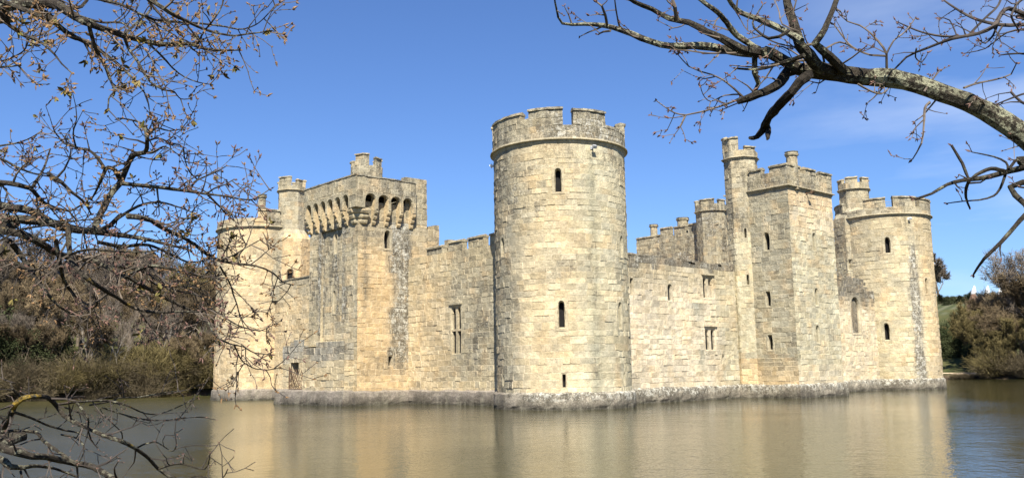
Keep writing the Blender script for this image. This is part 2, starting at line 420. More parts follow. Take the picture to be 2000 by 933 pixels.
def lamp(T, pos, nrm, size=.3, m=None, arm=.35):
    n = Vector((nrm[0], nrm[1], 0)).normalized(); s = Vector((-n.y, n.x, 0)); p = Vector(pos)
    mb = MB()
    def box(c, a, b, h, da, db, dh):
        ids = [mb.add(c+a*(da*i)+b*(db*j)+h*(dh*k)) for k in (-.5, .5) for i, j in ((-.5, -.5), (.5, -.5), (.5, .5), (-.5, .5))]
        for f in ((0, 3, 2, 1), (4, 5, 6, 7), (0, 1, 5, 4), (1, 2, 6, 5), (2, 3, 7, 6), (3, 0, 4, 7)): mb.face(*[ids[i] for i in f])
    Z = Vector((0, 0, 1))
    box(p+n*(arm/2), n, s, Z, arm, .06, .06)
    tilt = (n*.8-Z*.6).normalized(); up = s.cross(tilt)
    box(p+n*(arm+.06), tilt, s, up, size*.7, size, size*.75)
    box(p+n*(arm+.06)+tilt*(size*.38), tilt, s, up, .05, size*1.12, size*.88)
    box(p+n*.02, n, s, Z, .05, .22, .22)
    return mb.build('floodlight', m or M_LAMP, T)

# ------------------------------------------------------------------ castle
Hs, RT = 16.6, 4.4
SEc, NEc, SWc = (0., 0.), (0., 46.2), (-43.1, 0.)
def deg(p, c): return math.degrees(math.atan2(p[1]-c[1], p[0]-c[0]))
def clampn(x): return max(0., min(1., x))
def mottled(p, col, wear, s=.45, o=0):
    n = nz(p, s, o); m = nz(p, s*2.3, o+5)
    col = lerp(col, GREY, clampn(n*1.1)*.45); col = lerp(col, ORANGE, clampn(-m*1.2-.1)*.6)
    return col, clampn(wear+n*.35)
def t_se(p):
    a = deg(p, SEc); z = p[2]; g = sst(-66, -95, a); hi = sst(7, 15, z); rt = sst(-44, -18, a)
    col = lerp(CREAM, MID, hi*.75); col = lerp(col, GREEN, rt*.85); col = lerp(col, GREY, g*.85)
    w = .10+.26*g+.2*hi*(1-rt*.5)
    if z > Hs-.05:
        col = lerp(col, (.31, .275, .195), .75); w = .56
        if rt > .9 and z > 16.9: w = .7
    st = math.exp(-((a+17.5)/4.6)**2)*sst(16.5, 15.5, z)*(.8+.4*nz(p, .8))
    col = lerp(col, (.205, .21, .15), st*.62); w = max(w, .55*st)
    return mottled(p, col, w, .4, 1)
def t_ne(p):
    a = deg(p, NEc); z = p[2]; rt = sst(-26, -16, a)
    col = lerp(CREAM, GREEN, .55); col = lerp(col, lerp(CREAM, ORANGE, .25), rt); col = lerp(col, MID, sst(11, 16, z)*.7)
    w = .12+.2*sst(10, 17, z)
    if z > Hs-.05: col, w = lerp(MID, GREY, .6), .45
    st = math.exp(-((a+31)/6.5)**2)*sst(15.5, 11, z)
    col = lerp(col, (.38, .36, .31), st*.5); w = max(w, min(.98, st*1.7))
    return mottled(p, col, w, .4, 2)
def t_sw(p):
    a = deg(p, SWc); z = p[2]; g = sst(-52, -85, a)
    col = lerp(CREAM, ORANGE, .25); col = lerp(col, MID, g*.8*sst(3, 9, z)); w = .08+.3*g*sst(3, 9, z)+.15*sst(11, 17, z)
    e = sst(-22, -10, a)*sst(7, 11, z); col = lerp(col, GREY, e*.7); w += .3*e
    if z > Hs-.05: col, w = lerp(MID, GREY, .5), .42
    if z > Hs-.3 and -38 < a < -22: col, w = lerp(ORANGE, CREAM, .5), .1
    return mottled(p, col, w, .4, 3)
def t_grey(p): return mottled(p, lerp(MID, GREY, .7), .48, .5, 4)
def t_parapet(p): return mottled(p, (.31, .28, .205), .58, .6, 5)
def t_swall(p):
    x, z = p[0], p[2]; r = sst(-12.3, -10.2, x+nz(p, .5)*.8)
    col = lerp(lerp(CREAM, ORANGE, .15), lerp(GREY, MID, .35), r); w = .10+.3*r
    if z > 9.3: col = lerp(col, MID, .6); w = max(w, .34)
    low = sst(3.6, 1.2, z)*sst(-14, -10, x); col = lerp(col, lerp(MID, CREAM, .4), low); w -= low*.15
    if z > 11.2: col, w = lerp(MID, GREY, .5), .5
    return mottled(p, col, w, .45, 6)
def t_wwall(p):
    x, z = p[0], p[2]; st = sst(-27.5, -24.5, x); col = lerp(lerp(CREAM, ORANGE, .2), GREY, st*.8); w = .1+.65*st
    g = sst(8.3, 10.5, z); col = lerp(col, GREY, g*.6); w = max(w, .4*g)
    return mottled(p, col, w, .45, 7)
def t_pe(p):                                    # postern tower, east side
    y, z = p[1], p[2]; st = sst(-3.1, -1.9, y+nz(p, .6)*.5)*sst(-.1, -.8, y)*sst(1.0, 4.5, z); hi = sst(10.5, 13.6, z)
    col = lerp(lerp(ORANGE, CREAM, .45), lerp(MID, GREY, .5), hi*.8); col = lerp(col, (.26, .235, .18), st*.75)
    w = .10+.2*hi+st*.85
    s2 = math.exp(-((y+4.75)/.28)**2)*sst(5, 9, z); col = lerp(col, (.22, .18, .12), s2*.7); w = max(w, .5*s2)
    if z > 14.2: col, w = lerp(MID, GREY, .6), .5
    return mottled(p, col, w, .5, 8)
def t_ps(p):                                    # postern tower, south side
    x, z = p[0], p[2]; s = math.exp(-((x+22.05)/.35)**2)+math.exp(-((x+18.55)/.3)**2)*.8+math.exp(-((x+19.9)/.5)**2)*.5
    s = min(1, s)*sst(4.4, 6, z); col = lerp(lerp(CREAM, MID, .6), GREY, .45*sst(3, 8, z)); col = lerp(col, (.2, .18, .14), s*.7)
    w = .12+.32*sst(4, 8, z)+.62*s
    if z > 14.6: col, w = lerp(MID, GREY, .55), .34
    return mottled(p, col, w, .5, 9)
def t_corb(p): return mottled(p, lerp(CREAM, ORANGE, .3) if nz(p, .5) > -.1 else MID, .25, .8, 10)
def t_ew(p):                                    # east curtain
    y, z = p[1], p[2]; col = lerp(CREAM, PALE, .95); w = .06
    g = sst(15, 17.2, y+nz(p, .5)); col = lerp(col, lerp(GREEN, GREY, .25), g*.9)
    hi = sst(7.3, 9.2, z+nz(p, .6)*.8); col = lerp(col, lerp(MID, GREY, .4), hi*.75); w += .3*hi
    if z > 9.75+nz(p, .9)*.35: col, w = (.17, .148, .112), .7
    for yy, zz in ((13.6, 7.1), (14.0, 3.6)):
        q = math.exp(-((y-yy)/.7)**2)*sst(zz-2.6, zz-.1, z)*(z < zz); col = lerp(col, (.28, .275, .21), q*.8); w = max(w, .35*q)
    return mottled(p, col, w, .4, 11)
def t_ewn(p):
    z = p[2]; col = lerp(PALE, CREAM, .4); w = .10
    hi = sst(7.6, 8.8, z+nz(p, .7)*.8); col = lerp(col, (.19, .168, .128), hi); w += .55*hi
    return mottled(p, col, w, .45, 12)
def t_es(p):                                    # square tower, south side
    x, z = p[0], p[2]; col = lerp(GREY, GREEN, .30); w = .34
    lo = sst(3.4, 2., z); col = lerp(col, lerp(CREAM, ORANGE, .4), lo*.8); w -= lo*.2
    if z > 16: col, w = lerp(MID, GREY, .8), .62
    return mottled(p, col, w, .6, 13)
def t_ee(p):
    z = p[2]; hi = sst(12.4, 13.6, z); col = lerp(GREEN, lerp(CREAM, PALE, .5), hi*.9); w = .14
    if z > 14.8: col = lerp(col, ORANGE, .35)
    if z > 16: col, w = lerp(MID, GREY, .55), .5
    lo = sst(3, 1.6, z); col = lerp(col, lerp(CREAM, PALE, .5), lo*.8)
    return mottled(p, col, w*1., .5, 14)
def t_et(p):
    z = p[2]; col = lerp(GREEN, CREAM, .12) if z < 13 else lerp(MID, GREY, .55); w = .13 if z < 12 else .42
    lo = sst(3.3, 2.9, z); col = lerp(col, lerp(ORANGE, CREAM, .4), lo*.8); gr = math.exp(-((z-3.4)/.25)**2); col = lerp(col, (.27, .25, .19), gr*.6)
    return mottled(p, col, w, .6, 15)
def t_rubble(p): return mottled(p, lerp(MID, GREY, .6), .6, .7, 16)
def t_barb(p):
    z = p[2]; h = sst(3.0, 4.0, z+nz(p, .7)); return mottled(p, lerp(lerp(CREAM, MID, .4), (.33, .30, .235), h), .15+.38*h, .6, 17)

def merlons(T, S, specs, zb, tint, thick=.55, deep=True, cop=.24, ln=(.35, .85)):
    for u0, u1, zt in specs:
        mb = MB(); skin(mb, S, u0, u1, zb, zt, tint, 1., ln=ln, rowh=(.34, .5)); solid(mb, S, u0, u1, zb-.01, zt, -thick, -.002, tint, jit=0, skip=(0,))
        cm = MB() if deep else mb
        solid(cm, S, u0-.035, u1+.035, zt+.003, zt+cop*.55, -thick-.05, .11, tint, jit=.02, cap=cop*.45)
        m = mb.build('merlon', MS, T)
        if deep: cm.build('coping', MS, m)

def round_tower(T, c, tint, mer, zb=17.75, holes=(), R=RT, Z0=.95):
    S = cyl(c, R)
    mb = MB(); skin(mb, S, -math.pi*R, math.pi*R, Z0, Hs, tint, 1., (.30, .52), (.4, 1.05), holes); mb.build('wall', MS, T)
    mb = MB(); sweep(mb, arc(c, R, -180, 174, 72), STRING(Hs-.05), lambda p: (lerp(MID, GREY, .4), .3), True); mb.build('string_course', MS, T)
    SP = cyl(c, R+.07)
    mb = MB(); skin(mb, SP, -math.pi*(R+.07), math.pi*(R+.07), Hs+.25, zb, tint, 1., (.38, .5), (.4, .95))
    solid(mb, SP, -math.pi*(R+.07), math.pi*(R+.07), Hs+.25, zb, -.55, -.002, tint, nu=60, jit=.004, skip=(0,)); mb.build('parapet', MS, T)
    k = R_(1)*(R+.07)
    merlons(T, SP, [(a*k, b*k, z) for a, b, z in mer], zb, tint)
    plinth(T, arc(c, R, -180, 174, 72), plinth_tint, closed=True)
    mb = MB(); n = 40; ids = [mb.add((c[0]+math.cos(i*2*math.pi/n)*(R-.2), c[1]+math.sin(i*2*math.pi/n)*(R-.2), Hs+.3), GREY, .4) for i in range(n)]; mb.face(*ids); mb.build('roof', MS, T)
def octo(c, R, batter=None):
    def f(u, v, d):
        a = u/R; r = R+(batter(v) if batter else 0); r = r/math.cos((a % (math.pi/4))-math.pi/8)*.97+d
        return Vector((c[0]+math.cos(a)*r, c[1]+math.sin(a)*r, v))
    f.seg = .2; return f
def oct_path(c, R): return [(c[0]+math.cos(R_(45*i-180))*R*1.05, c[1]+math.sin(R_(45*i-180))*R*1.05) for i in range(8)]
def stair_turret(T, c, R, z0, zs, zt, tint, mer, zb, R0=None, zc=None, holes=()):
    """slender round turret; R0/zc = wider foot up to zc"""
    S = octo(c, R); mb = MB(); zz = z0
    if R0:
        S0 = octo(c, R0); skin(mb, S0, -math.pi*R0, math.pi*R0, z0, zc, tint, .8, (.34, .5), (.3, .8), holes)
        SB = octo(c, R, lambda v: (R0-R)*clampn(1-(v-zc)/1.0)); skin(mb, SB, -math.pi*R, math.pi*R, zc, zc+1.0, tint, .7, (.24, .3), (.25, .6)); zz = zc+1.0
        holes = ()
    skin(mb, S, -math.pi*R, math.pi*R, zz, zs, tint, .8, (.34, .5), (.3, .8), holes)
    sweep(mb, oct_path(c, R), STRING(zs-.02, .2, .26), tint, True)
    SP = octo(c, R+.06); skin(mb, SP, -math.pi*(R+.06), math.pi*(R+.06), zs+.2, zb, tint, .8, (.3, .45), (.3, .7))
    solid(mb, SP, -math.pi*(R+.06), math.pi*(R+.06), zs+.2, zb, -.35, -.002, tint, nu=32, jit=.004, skip=(0,))
    ids = [mb.add((c[0]+math.cos(i*math.pi/10)*(R-.1), c[1]+math.sin(i*math.pi/10)*(R-.1), zs+.3), GREY, .4) for i in range(20)]; mb.face(*ids)
    o = mb.build('stair_turret', MS, T)
    k = R_(1)*(R+.06)
    merlons(o, SP, [(a*k, b*k, z) for a, b, z in mer], zb, tint, .35, False, .18, (.3, .6))
    return o
def chimney(T, c, R, z0, z1, tint=t_grey, n=8):
    S = cyl(c, R); S.seg = R*.8; mb = MB()
    skin(mb, S, -math.pi*R, math.pi*R, z0, z1-.3, tint, .5, (.3, .42), (.4, .7))
    sweep(mb, arc(c, R, -180, 135, n-1 if False else 7), [(-R*.5, z1-.32), (.10, z1-.32), (.14, z1-.18), (.06, z1-.12), (.12, z1), (-R*.5, z1)], tint, True, .015)
    ids = [mb.add((c[0]+math.cos(i*math.pi/4)*R*.6, c[1]+math.sin(i*math.pi/4)*R*.6, z1-.02), DARK, .6) for i in range(8)]; mb.face(*ids)
    return mb.build('chimney', MS, T)
def k4(a): return R_(a)*RT
def slit(T, S, u, z0, z1, tint, w=.16): return window(T, S, u, z0, w, z1-z0, tint, .10, False, False, .4, .012, 'arrow_slit', .08)

# ---- round tower nearest the viewer
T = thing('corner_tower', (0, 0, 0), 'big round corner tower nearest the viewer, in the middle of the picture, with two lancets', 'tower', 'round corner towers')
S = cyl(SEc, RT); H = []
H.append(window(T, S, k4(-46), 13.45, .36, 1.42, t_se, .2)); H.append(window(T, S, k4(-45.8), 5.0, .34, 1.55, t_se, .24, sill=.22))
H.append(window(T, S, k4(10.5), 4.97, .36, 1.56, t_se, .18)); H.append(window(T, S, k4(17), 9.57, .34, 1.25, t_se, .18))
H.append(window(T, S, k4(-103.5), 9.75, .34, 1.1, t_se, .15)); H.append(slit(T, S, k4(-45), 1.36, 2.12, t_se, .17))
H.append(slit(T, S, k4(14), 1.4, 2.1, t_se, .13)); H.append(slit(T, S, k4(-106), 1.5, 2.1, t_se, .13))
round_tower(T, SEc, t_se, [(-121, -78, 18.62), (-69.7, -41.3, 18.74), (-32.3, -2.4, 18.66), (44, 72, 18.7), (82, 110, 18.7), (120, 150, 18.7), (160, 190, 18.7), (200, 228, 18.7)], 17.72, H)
for a0, a1, zt in ((-77.6, -70.1, 18.3), (-2.0, 34, 17.95)):
    mb = MB(); SP = cyl(SEc, RT+.07); k = R_(1)*(RT+.07); skin(mb, SP, a0*k, a1*k, 17.74, zt, t_se, 1., (.5, .6), (.35, .8)); solid(mb, SP, a0*k, a1*k, 17.73, zt, -.55, -.002, t_se, jit=.01, skip=(0,)); mb.build('worn_merlon', MS, T)
lamp(T, S(k4(-16.7), 16.32, .02), (math.cos(R_(-16.7)), math.sin(R_(-16.7))), .24, arm=.28)
lamp(T, S(k4(-137), 16.25, .02), (math.cos(R_(-137)), math.sin(R_(-137))), .24, M_WHITE, .1)

# ---- far round tower on the right
T = thing('corner_tower', (0, 46.2, 0), 'round corner tower at the right end of the castle with a blotchy white streak', 'tower', 'round corner towers')
S = cyl(NEc, RT); H = []
H.append(window(T, S, k4(-60.5), 13.05, .42, 1.45, t_ne, .26)); H.append(window(T, S, k4(-69), 4.75, .42, 1.5, t_ne, .24))
H.append(window(T, S, k4(-12), 9.1, .36, 1.4, t_ne, .2, True, True, .3))
round_tower(T, NEc, t_ne, [(-86, -59.7, 18.3), (-50.5, -21.6, 18.36), (-14.6, 14, 18.3), (24, 52, 18.3), (62, 90, 18.3), (100, 128, 18.3), (138, 166, 18.3), (176, 204, 18.3), (214, 242, 18.3)], 17.5, H)
lamp(T, S(k4(-32.3), 16.3, .02), (math.cos(R_(-32.3)), math.sin(R_(-32.3))), .2, M_WHITE, .22)
for a0, a1 in ((-59.7, -50.5), (-21.6, -14.6)):
    mb = MB()
    for zz in (17.78, 18.05): sweep(mb, arc(NEc, RT-.2, a0-1, a1+1, 3), [(-.02, zz-.02), (.02, zz-.02), (.02, zz+.02), (-.02, zz+.02)], t_grey, False, 0)
    mb.build('railing', M_RAIL, T)
tc_ = (-1.75, 44.1); S = octo(tc_, 2.15); H = []
H.append(window(T, S, R_(-83)*2.15, 11.75, .5, .95, t_grey, .16)); H.append(slit(T, S, R_(-38)*2.15, 14.9, 15.6, t_grey, .13))
stair_turret(T, tc_, 1.42, 9, 19.75, 21.2, lambda p: mottled(p, lerp(MID, GREY, .5) if p[2] > 13 else lerp(GREEN, GREY, .3), .42, .6, 20), [(-150, -112, 20.9), (-92, -48, 21.0), (-28, 8, 20.95), (40, 80, 20.9), (110, 150, 20.9)], 20.55, 2.15, 17.0, H)

# ---- far round tower on the left
T = thing('corner_tower', (-43.1, 0, 0), 'round corner tower at the left end of the castle, half hidden by oak twigs', 'tower', 'round corner towers')
S = cyl(SWc, RT); H = [slit(T, S, k4(-5.3), 8.3, 9.0, t_sw), slit(T, S, k4(-2.2), 4.6, 5.2, t_sw), window(T, S, k4(-62.6), 1.5, .4, .7, t_sw, .12, False, True, .2)]
round_tower(T, SWc, t_sw, [(-33, -6, 18.35), (60, 90, 18.3), (100, 130, 18.3), (140, 170, 18.3)], 17.62, H)
chimney(T, (SWc[0]+3.55, SWc[1]-1.95), .36, 18.3, 20.0)
tc_ = (-38.95, .95); Sx = octo(tc_, 2.0)
def t_swt(p): a = deg(p, (-39.2, 1.0)); return mottled(p, lerp(ORANGE, CREAM, .45) if (a > -48 and p[2] < 16) else lerp(MID, GREY, .6), .15 if a > -48 else .45, .6, 21)
H = [window(T, Sx, R_(-28)*2.0, 11.45, .62, 1.05, t_swt, .14)]
stair_turret(T, tc_, 1.28, 9.5, 20.35, 21.9, t_swt, [(-158, -122, 21.4), (-88, -30, 21.75), (-8, 22, 21.5), (52, 90, 21.6), (115, 150, 21.6)], 20.95, 2.0, 15.6, H)

# ---- postern tower with machicolations
PX, PY, PW, PN = -16.5, -5.42, -23.75, 1.1
T = thing('postern_tower', (-20, -3, 0), 'square tower crowned by a jutting parapet on rows of carved corbels', 'tower')
SS, SE_ = plane((0, PY, 0), (1, 0, 0), (0, -1, 0)), plane((PX, 0, 0), (0, 1, 0), (1, 0, 0))
SWp, SN = plane((PW, 0, 0), (0, -1, 0), (-1, 0, 0)), plane((0, PN, 0), (-1, 0, 0), (0, 1, 0))
xa, xb = on_y(627, 550, PY).x, on_y(668, 550, PY).x; zl = 4.55; zr = 13.75
HS = [(xa, xb, zl, zr)]; HE = []
SR = plane((0, PY+.24, 0), (1, 0, 0), (0, -1, 0)); HR = []
wx = on_y(651, 475, PY).x; HR.append(window(T, SR, wx, 11.9, .36, 1.45, t_ps, .16, True, True, .28))
wx = on_y(648, 590, PY).x; HR.append(window(T, SR, wx, 7.15, .34, 1.7, t_ps, .16, True, True, .28))
HE.append(window(T, SE_, -2.72, 12.05, .5, 1.35, t_pe, .2)); HE.append(slit(T, SE_, -2.4, 2.95, 3.65, t_pe, .32))
mb = MB()
skin(mb, SS, PW, PX, .95, 15.6, t_ps, 1., holes=HS); skin(mb, SR, xa, xb, zl, zr, t_ps, 1., holes=HR)
for xx in (xa, xb): 
    sgn = 1 if xx == xa else -1
    ids = [mb.add(q, *t_ps(q)) for q in ((xx, PY, zl), (xx, PY+.25, zl), (xx, PY+.25, zr), (xx, PY, zr))]; mb.face(*(ids if sgn < 0 else ids[::-1]))
for zz in (zl, zr):
    ids = [mb.add(q, *t_ps(q)) for q in ((xa, PY, zz), (xb, PY, zz), (xb, PY+.25, zz), (xa, PY+.25, zz))]; mb.face(*(ids if zz == zl else ids[::-1]))
skin(mb, SE_, PY, PN, .95, 14.2, t_pe, 1., holes=HE); skin(mb, SE_, PY, -1.0, 14.2, 15.6, t_pe, 1.); skin(mb, SE_, -1.0, PN, 14.2, 18.0, t_pe, 1., ln=(.35, .8))
skin(mb, SWp, -PN, -PY, .95, 17.4, t_grey, 1.); skin(mb, SN, -PX, -PW, 8, 17.4, t_grey, 1.)
solid(mb, SE_, -1.0, PN, 14.2, 18.0, -.6, -.002, t_pe, jit=.01, skip=(0,))
mb.build('wall', MS, T)
PR = .62; Z0, ZA, ZT = 14.95, 16.0, 17.4
OS, OE = plane((0, PY-PR, 0), (1, 0, 0), (0, -1, 0)), plane((PX+PR, 0, 0), (0, 1, 0), (1, 0, 0))
us = [on_y(x, 400, PY-PR).x for x in (602.8, 616.2, 630, 644, 658.7, 674.4)]; ue = [on_x(x, 390, PX+PR).y for x in (724.4, 749.4, 773.5, 796.8)]
uW = on_y(594.5, 390, PY-PR).x; uN = ue[-1]+.78
hs = [(u-.5, u+.5, Z0-.1, ZA+.22) for u in us]; he = [(u-.56, u+.56, Z0-.1, ZA+.22) for u in ue]
mb = MB()
skin(mb, OS, uW, PX+PR, Z0, ZT, t_ps, .8, (.42, .55), (.6, 1.1), hs); skin(mb, OE, PY-PR, uN, Z0, ZT, t_pe, .8, (.42, .55), (.5, .9), he)
for u, w, Sx, tt in [(u, .84, OS, t_ps) for u in us]+[(u, 1.02, OE, t_pe) for u in ue]:
    h = .5 if w < .9 else .56
    arch_plate(mb, Sx, (u-h, u+h, Z0, ZA+.22), arch_poly(u, Z0, w, ZA-Z0+(.0 if w < .9 else .06)), .02, -.3, tt, -.02, True)
solid(mb, OS, uW, PX+PR, ZA+.3, ZT, -.4, -.002, t_ps, jit=0, skip=(0, 3)); solid(mb, OE, PY-PR, uN, ZA+.3, ZT, -.4, -.002, t_pe, jit=0, skip=(0, 3))
# floor over the openings, end walls
for x0, x1, y0, y1 in ((uW, PX+PR, PY-PR, PY), (PX, PX+PR, PY, uN)):
    ids = [mb.add((x, y, ZA+.24), GREY, .3) for x, y in ((x0, y0), (x0, y1), (x1, y1), (x1, y0))]; mb.face(*ids)
ids = [mb.add((PX+d, uN, z), GREY, .3) for d, z in ((0, Z0), (PR, Z0), (PR, ZT), (0, ZT))]; mb.face(*ids[::-1])
ids = [mb.add((uW, PY-d, z), GREY, .3) for d, z in ((0, Z0), (PR, Z0), (PR, ZT), (0, ZT))]; mb.face(*ids[::-1])
ids = [mb.add((x, y, ZT-.55), GREY, .4) for x, y in ((uW, PY-PR+.4), (PX+PR-.4, PY-PR+.4), (PX+PR-.4, uN-.3), (PX-.1, uN-.3), (PX-.1, PN), (uW, PN))]; mb.face(*ids)
solid(mb, OS, uW-.02, PX+PR+.06, ZT+.004, ZT+.10, -.58, .07, t_parapet, nu=16, jit=.02, cap=.07); solid(mb, OE, PY-PR+.12, uN, ZT+.004, ZT+.10, -.58, .07, t_parapet, nu=12, jit=.02, cap=.07)
mb.build('machicolated_parapet', MS, T)
CORB = [(0, 13.75), (.10, 13.76), (.24, 13.84), (.31, 13.96), (.31, 14.10), (.28, 14.14), (.30, 14.16), (.45, 14.22), (.54, 14.34), (.56, 14.48), (.53, 14.52), (.55, 14.54), (.70, 14.60), (.79, 14.72), (.81, 14.86), (.80, 14.94), (.82, 15.0), (.82, ZA+.23), (0, ZA+.23)]
CORB = [(d_*.72, z_) for d_, z_ in CORB]
def corbel(S, u, th, tint):
    mb = MB(); fr, bk = [], []
    for d, z in CORB:
        for s, L_ in ((-1, fr), (1, bk)):
            p = S(u+s*th/2, z, d-.01)+Vector((rng.uniform(-.012, .012), rng.uniform(-.012, .012), rng.uniform(-.012, .012))); c, w = tint(p); L_.append(mb.add(p, c, w))
    mb.face(*fr[::-1]); mb.face(*bk)
    n = len(CORB)
    for i in range(n-1): mb.face(fr[i], fr[i+1], bk[i+1], bk[i])
    return mb.build('corbel', MS, T)
du = us[1]-us[0]
for u in us[:-1]: corbel(SS, u+du/2, .30, t_corb)
corbel(SS, us[0]-du/2, .42, t_corb); 
for i, u in enumerate(ue): corbel(SE_, (u+ue[i+1])/2 if i < 3 else u+.66, .30, t_corb)
mb = MB(); sweep(mb, [(min(us[-1]+.35, PX-.7), PY), (PX-.3, PY), (PX, PY+.3), (PX, max(ue[0]-.42, PY+.7))], [(d, z) for d, z in CORB if z < 15.01]+[(.6, 15.02), (-.1, 15.02)], t_corb, False, .012); mb.build('corner_corbel', MS, T)
c_ = on_y(716, 345, -2.4); 
stair_turret(T, (c_.x, -2.4), 1.2, 16.4, 17.3, 20.0, t_grey, [(-150, -118, 19.55), (-78, -24, 20.0), (4, 36, 19.75), (70, 110, 19.8), (140, 180, 19.8)], 19.15)
plinth(T, [(PW, PN), (PW, PY), (PX, PY), (PX, -.6)], plinth_tint, 1.05, .42)
# low shoulder behind the east side
mb = MB(); yb = on_x(857, 470, PX-.3).y; Sx = plane((PX-.3, 0, 0), (0, 1, 0), (1, 0, 0)); skin(mb, Sx, PN, yb, 9, 14.0, t_pe, 1.); solid(mb, Sx, PN, yb, 9, 14.0, -1.2, -.002, t_pe, skip=(0,)); solid(mb, Sx, yb-.4, yb, 14.0, 14.4, -1.2, .04, t_pe)
mb.build('shoulder_wall', MS, T)

# ---- ruined bridge abutment before the postern
T = thing('bridge_abutment', (-22, -8, 0), 'low ruined masonry stub rising from the moat, below the tower with corbels', 'ruin')
yA = -6.25; SA = plane((0, yA, 0), (1, 0, 0), (0, -1, 0))
xl, xm, xr = on_y(592, 700, yA).x, on_y(618, 700, yA).x, on_y(673, 690, yA).x; x0 = on_y(553, 700, yA).x
mb = MB(); zt = 5.0
skin(mb, SA, xl, xr, .95, 4.9, t_barb, 1.4, (.42, .55), (.6, 1.1), top=lambda u: 4.6+nz((u, 0, 0), .9)*.5 if u < xm else 4.85)
solid(mb, SA, xl, xr, .95, 4.55, -.8, -.06, t_barb, nu=5, skip=(0,), jit=.03)
SA2 = plane((xl, 0, 0), (0, -1, 0), (-1, 0, 0)); skin(mb, SA2, -PY, -yA, .95, 4.5, t_barb, 1.2)
SA3 = plane((xr, 0, 0), (0, 1, 0), (1, 0, 0)); skin(mb, SA3, yA, PY, .95, 4.7, t_barb, 1.2); mb.build('pier', MS, T)
mb = MB(); yB = -5.75; SB = plane((0, yB, 0), (1, 0, 0), (0, -1, 0)); xb0, xb1 = on_y(553, 700, yB).x, on_y(594, 700, yB).x
xf = on_y(568, 740, yB).x
skin(mb, SB, xb0, xb1, 1.35, 5.2, t_barb, 1.4, (.42, .55), (.5, 1.0), [(xf, xb1+.1, 0, 3.35)], top=lambda u: 4.75+.55*sst(xb0+1.2, xb0+2.0, u))
solid(mb, SB, xb0, xf, 1.35, 4.6, -.7, -.05, t_barb, skip=(0,), jit=.03); solid(mb, SB, xf, xb1, 3.36, 4.7, -.7, -.05, t_barb, skip=(0,), jit=.03)
mb.build('gate_jamb', MS, T)
xq = on_y(549, 790, yA).x
plinth(T, [(xq, PY), (xq, yA), (xr, yA), (xr, PY-.2)], plinth_tint, 1.15, .45)
mb = MB(); ids = [mb.add((x, y, 1.1), GREY, .5) for x, y in ((xq, PY), (xq, yA), (xr, yA), (xr, PY))]; mb.face(*ids[::-1]); mb.build('landing', MS, T)
# iron fence across the gap
G = thing('iron_fence', (xf, yB-.4, 1.1), 'small rusty iron lattice fence closing the gap in the ruined masonry stub', 'fence')
def bar(mb, a, b, r=.02, n=5):
    a, b = Vector(a), Vector(b); d = (b-a).normalized(); s = d.orthogonal().normalized(); t = d.cross(s)
    i0 = [mb.add(a+(s*math.cos(k*2*math.pi/n)+t*math.sin(k*2*math.pi/n))*r) for k in range(n)]; i1 = [mb.add(b+(s*math.cos(k*2*math.pi/n)+t*math.sin(k*2*math.pi/n))*r) for k in range(n)]
    for k in range(n): mb.face(i0[k], i0[(k+1) % n], i1[(k+1) % n], i1[k])
    mb.face(*i0[::-1]); mb.face(*i1)
fx0, fx1, fy = xf-.05, xb1-.05, yB-.12
mb = MB()
for x in (fx0, fx1): bar(mb, (x, fy, 1.1), (x, fy, 3.0 if x == fx0 else 2.7), .05)
bar(mb, (fx0, fy, 1.25), (fx1, fy, 1.2), .045); bar(mb, (fx0, fy, 3.0), (fx1-.4, fy, 1.5), .04); mb.build('frame', M_METAL, G)
mb = MB(); n = 6
for i in range(n+1):
    x = fx0+(fx1-fx0)*i/n
    for s in (-1, 1):
        x2 = x+s*1.0
        e = max(fx0, min(fx1, x2)); t = abs(e-x)/1.0
        if t > .05: bar(mb, (x, fy+.02*s, 1.25), (e, fy+.02*s, 1.25+1.55*t), .022)
mb.build('lattice', M_METAL, G)

# ---- curtain walls
def wall_thing(loc, label): return thing('curtain_wall', loc, label, 'wall', 'curtain walls of the castle')
YS = -.7; SSW = plane((0, YS, 0), (1, 0, 0), (0, -1, 0))
def light_window(T, S, uc, v0, w, h, tint, mull=.13, transom=None, hood=True, blindhalf=False):
    """two arched lights side by side in a square frame"""
    fw = .16; out = (uc-w/2-fw, uc+w/2+fw, v0-.15, v0+h+fw); lw = (w-mull)/2
    mb = MB(); pane(mb, S, arch_poly(uc, v0, w, h, False), -.25, .05); o = mb.build('window', M_VOID, T)
    mb = MB(); arch_plate(mb, S, out, arch_poly(uc, v0, w, h, False), .02, -.27, tint); mb.build('surround', MS, o)
    mb = MB(); solid(mb, S, uc-mull/2, uc+mull/2, v0-.02, v0+h+.02, -.24, -.05, tint)
    if transom: solid(mb, S, uc-w/2-.02, uc+w/2+.02, transom-.08, transom+.08, -.24, -.04, tint)
    mb.build('mullion', MS, o)
    mb = MB()
    for s in (-1, 1):
        cu = uc+s*(mull+lw)/2
        arch_plate(mb, S, (cu-lw/2-.02, cu+lw/2+.02, v0+h-lw*1.1, v0+h+.02), arch_poly(cu, v0+h-lw*1.1, lw-.08, lw*.95), -.05, -.2, tint, -.22, True)
    if blindhalf: solid(mb, S, uc+mull/2, uc+w/2+.02, v0, v0+h-.55, -.24, -.12, tint)
    mb.build('tracery', MS, o)
    if hood:
        mb = MB(); solid(mb, S, out[0]-.05, out[1]+.05, out[3]+.02, out[3]+.16, -.02, .15, tint, jit=.01); mb.build('hood_mould', MS, o)
    return out
T = wall_thing((-9, YS, 0), 'battlemented curtain wall with one tall window left of the nearest round tower')
H = [light_window(T, SSW, on_y(891, 640, YS).x, 3.75, 1.05, 3.4, t_swall, .2, 5.45)]
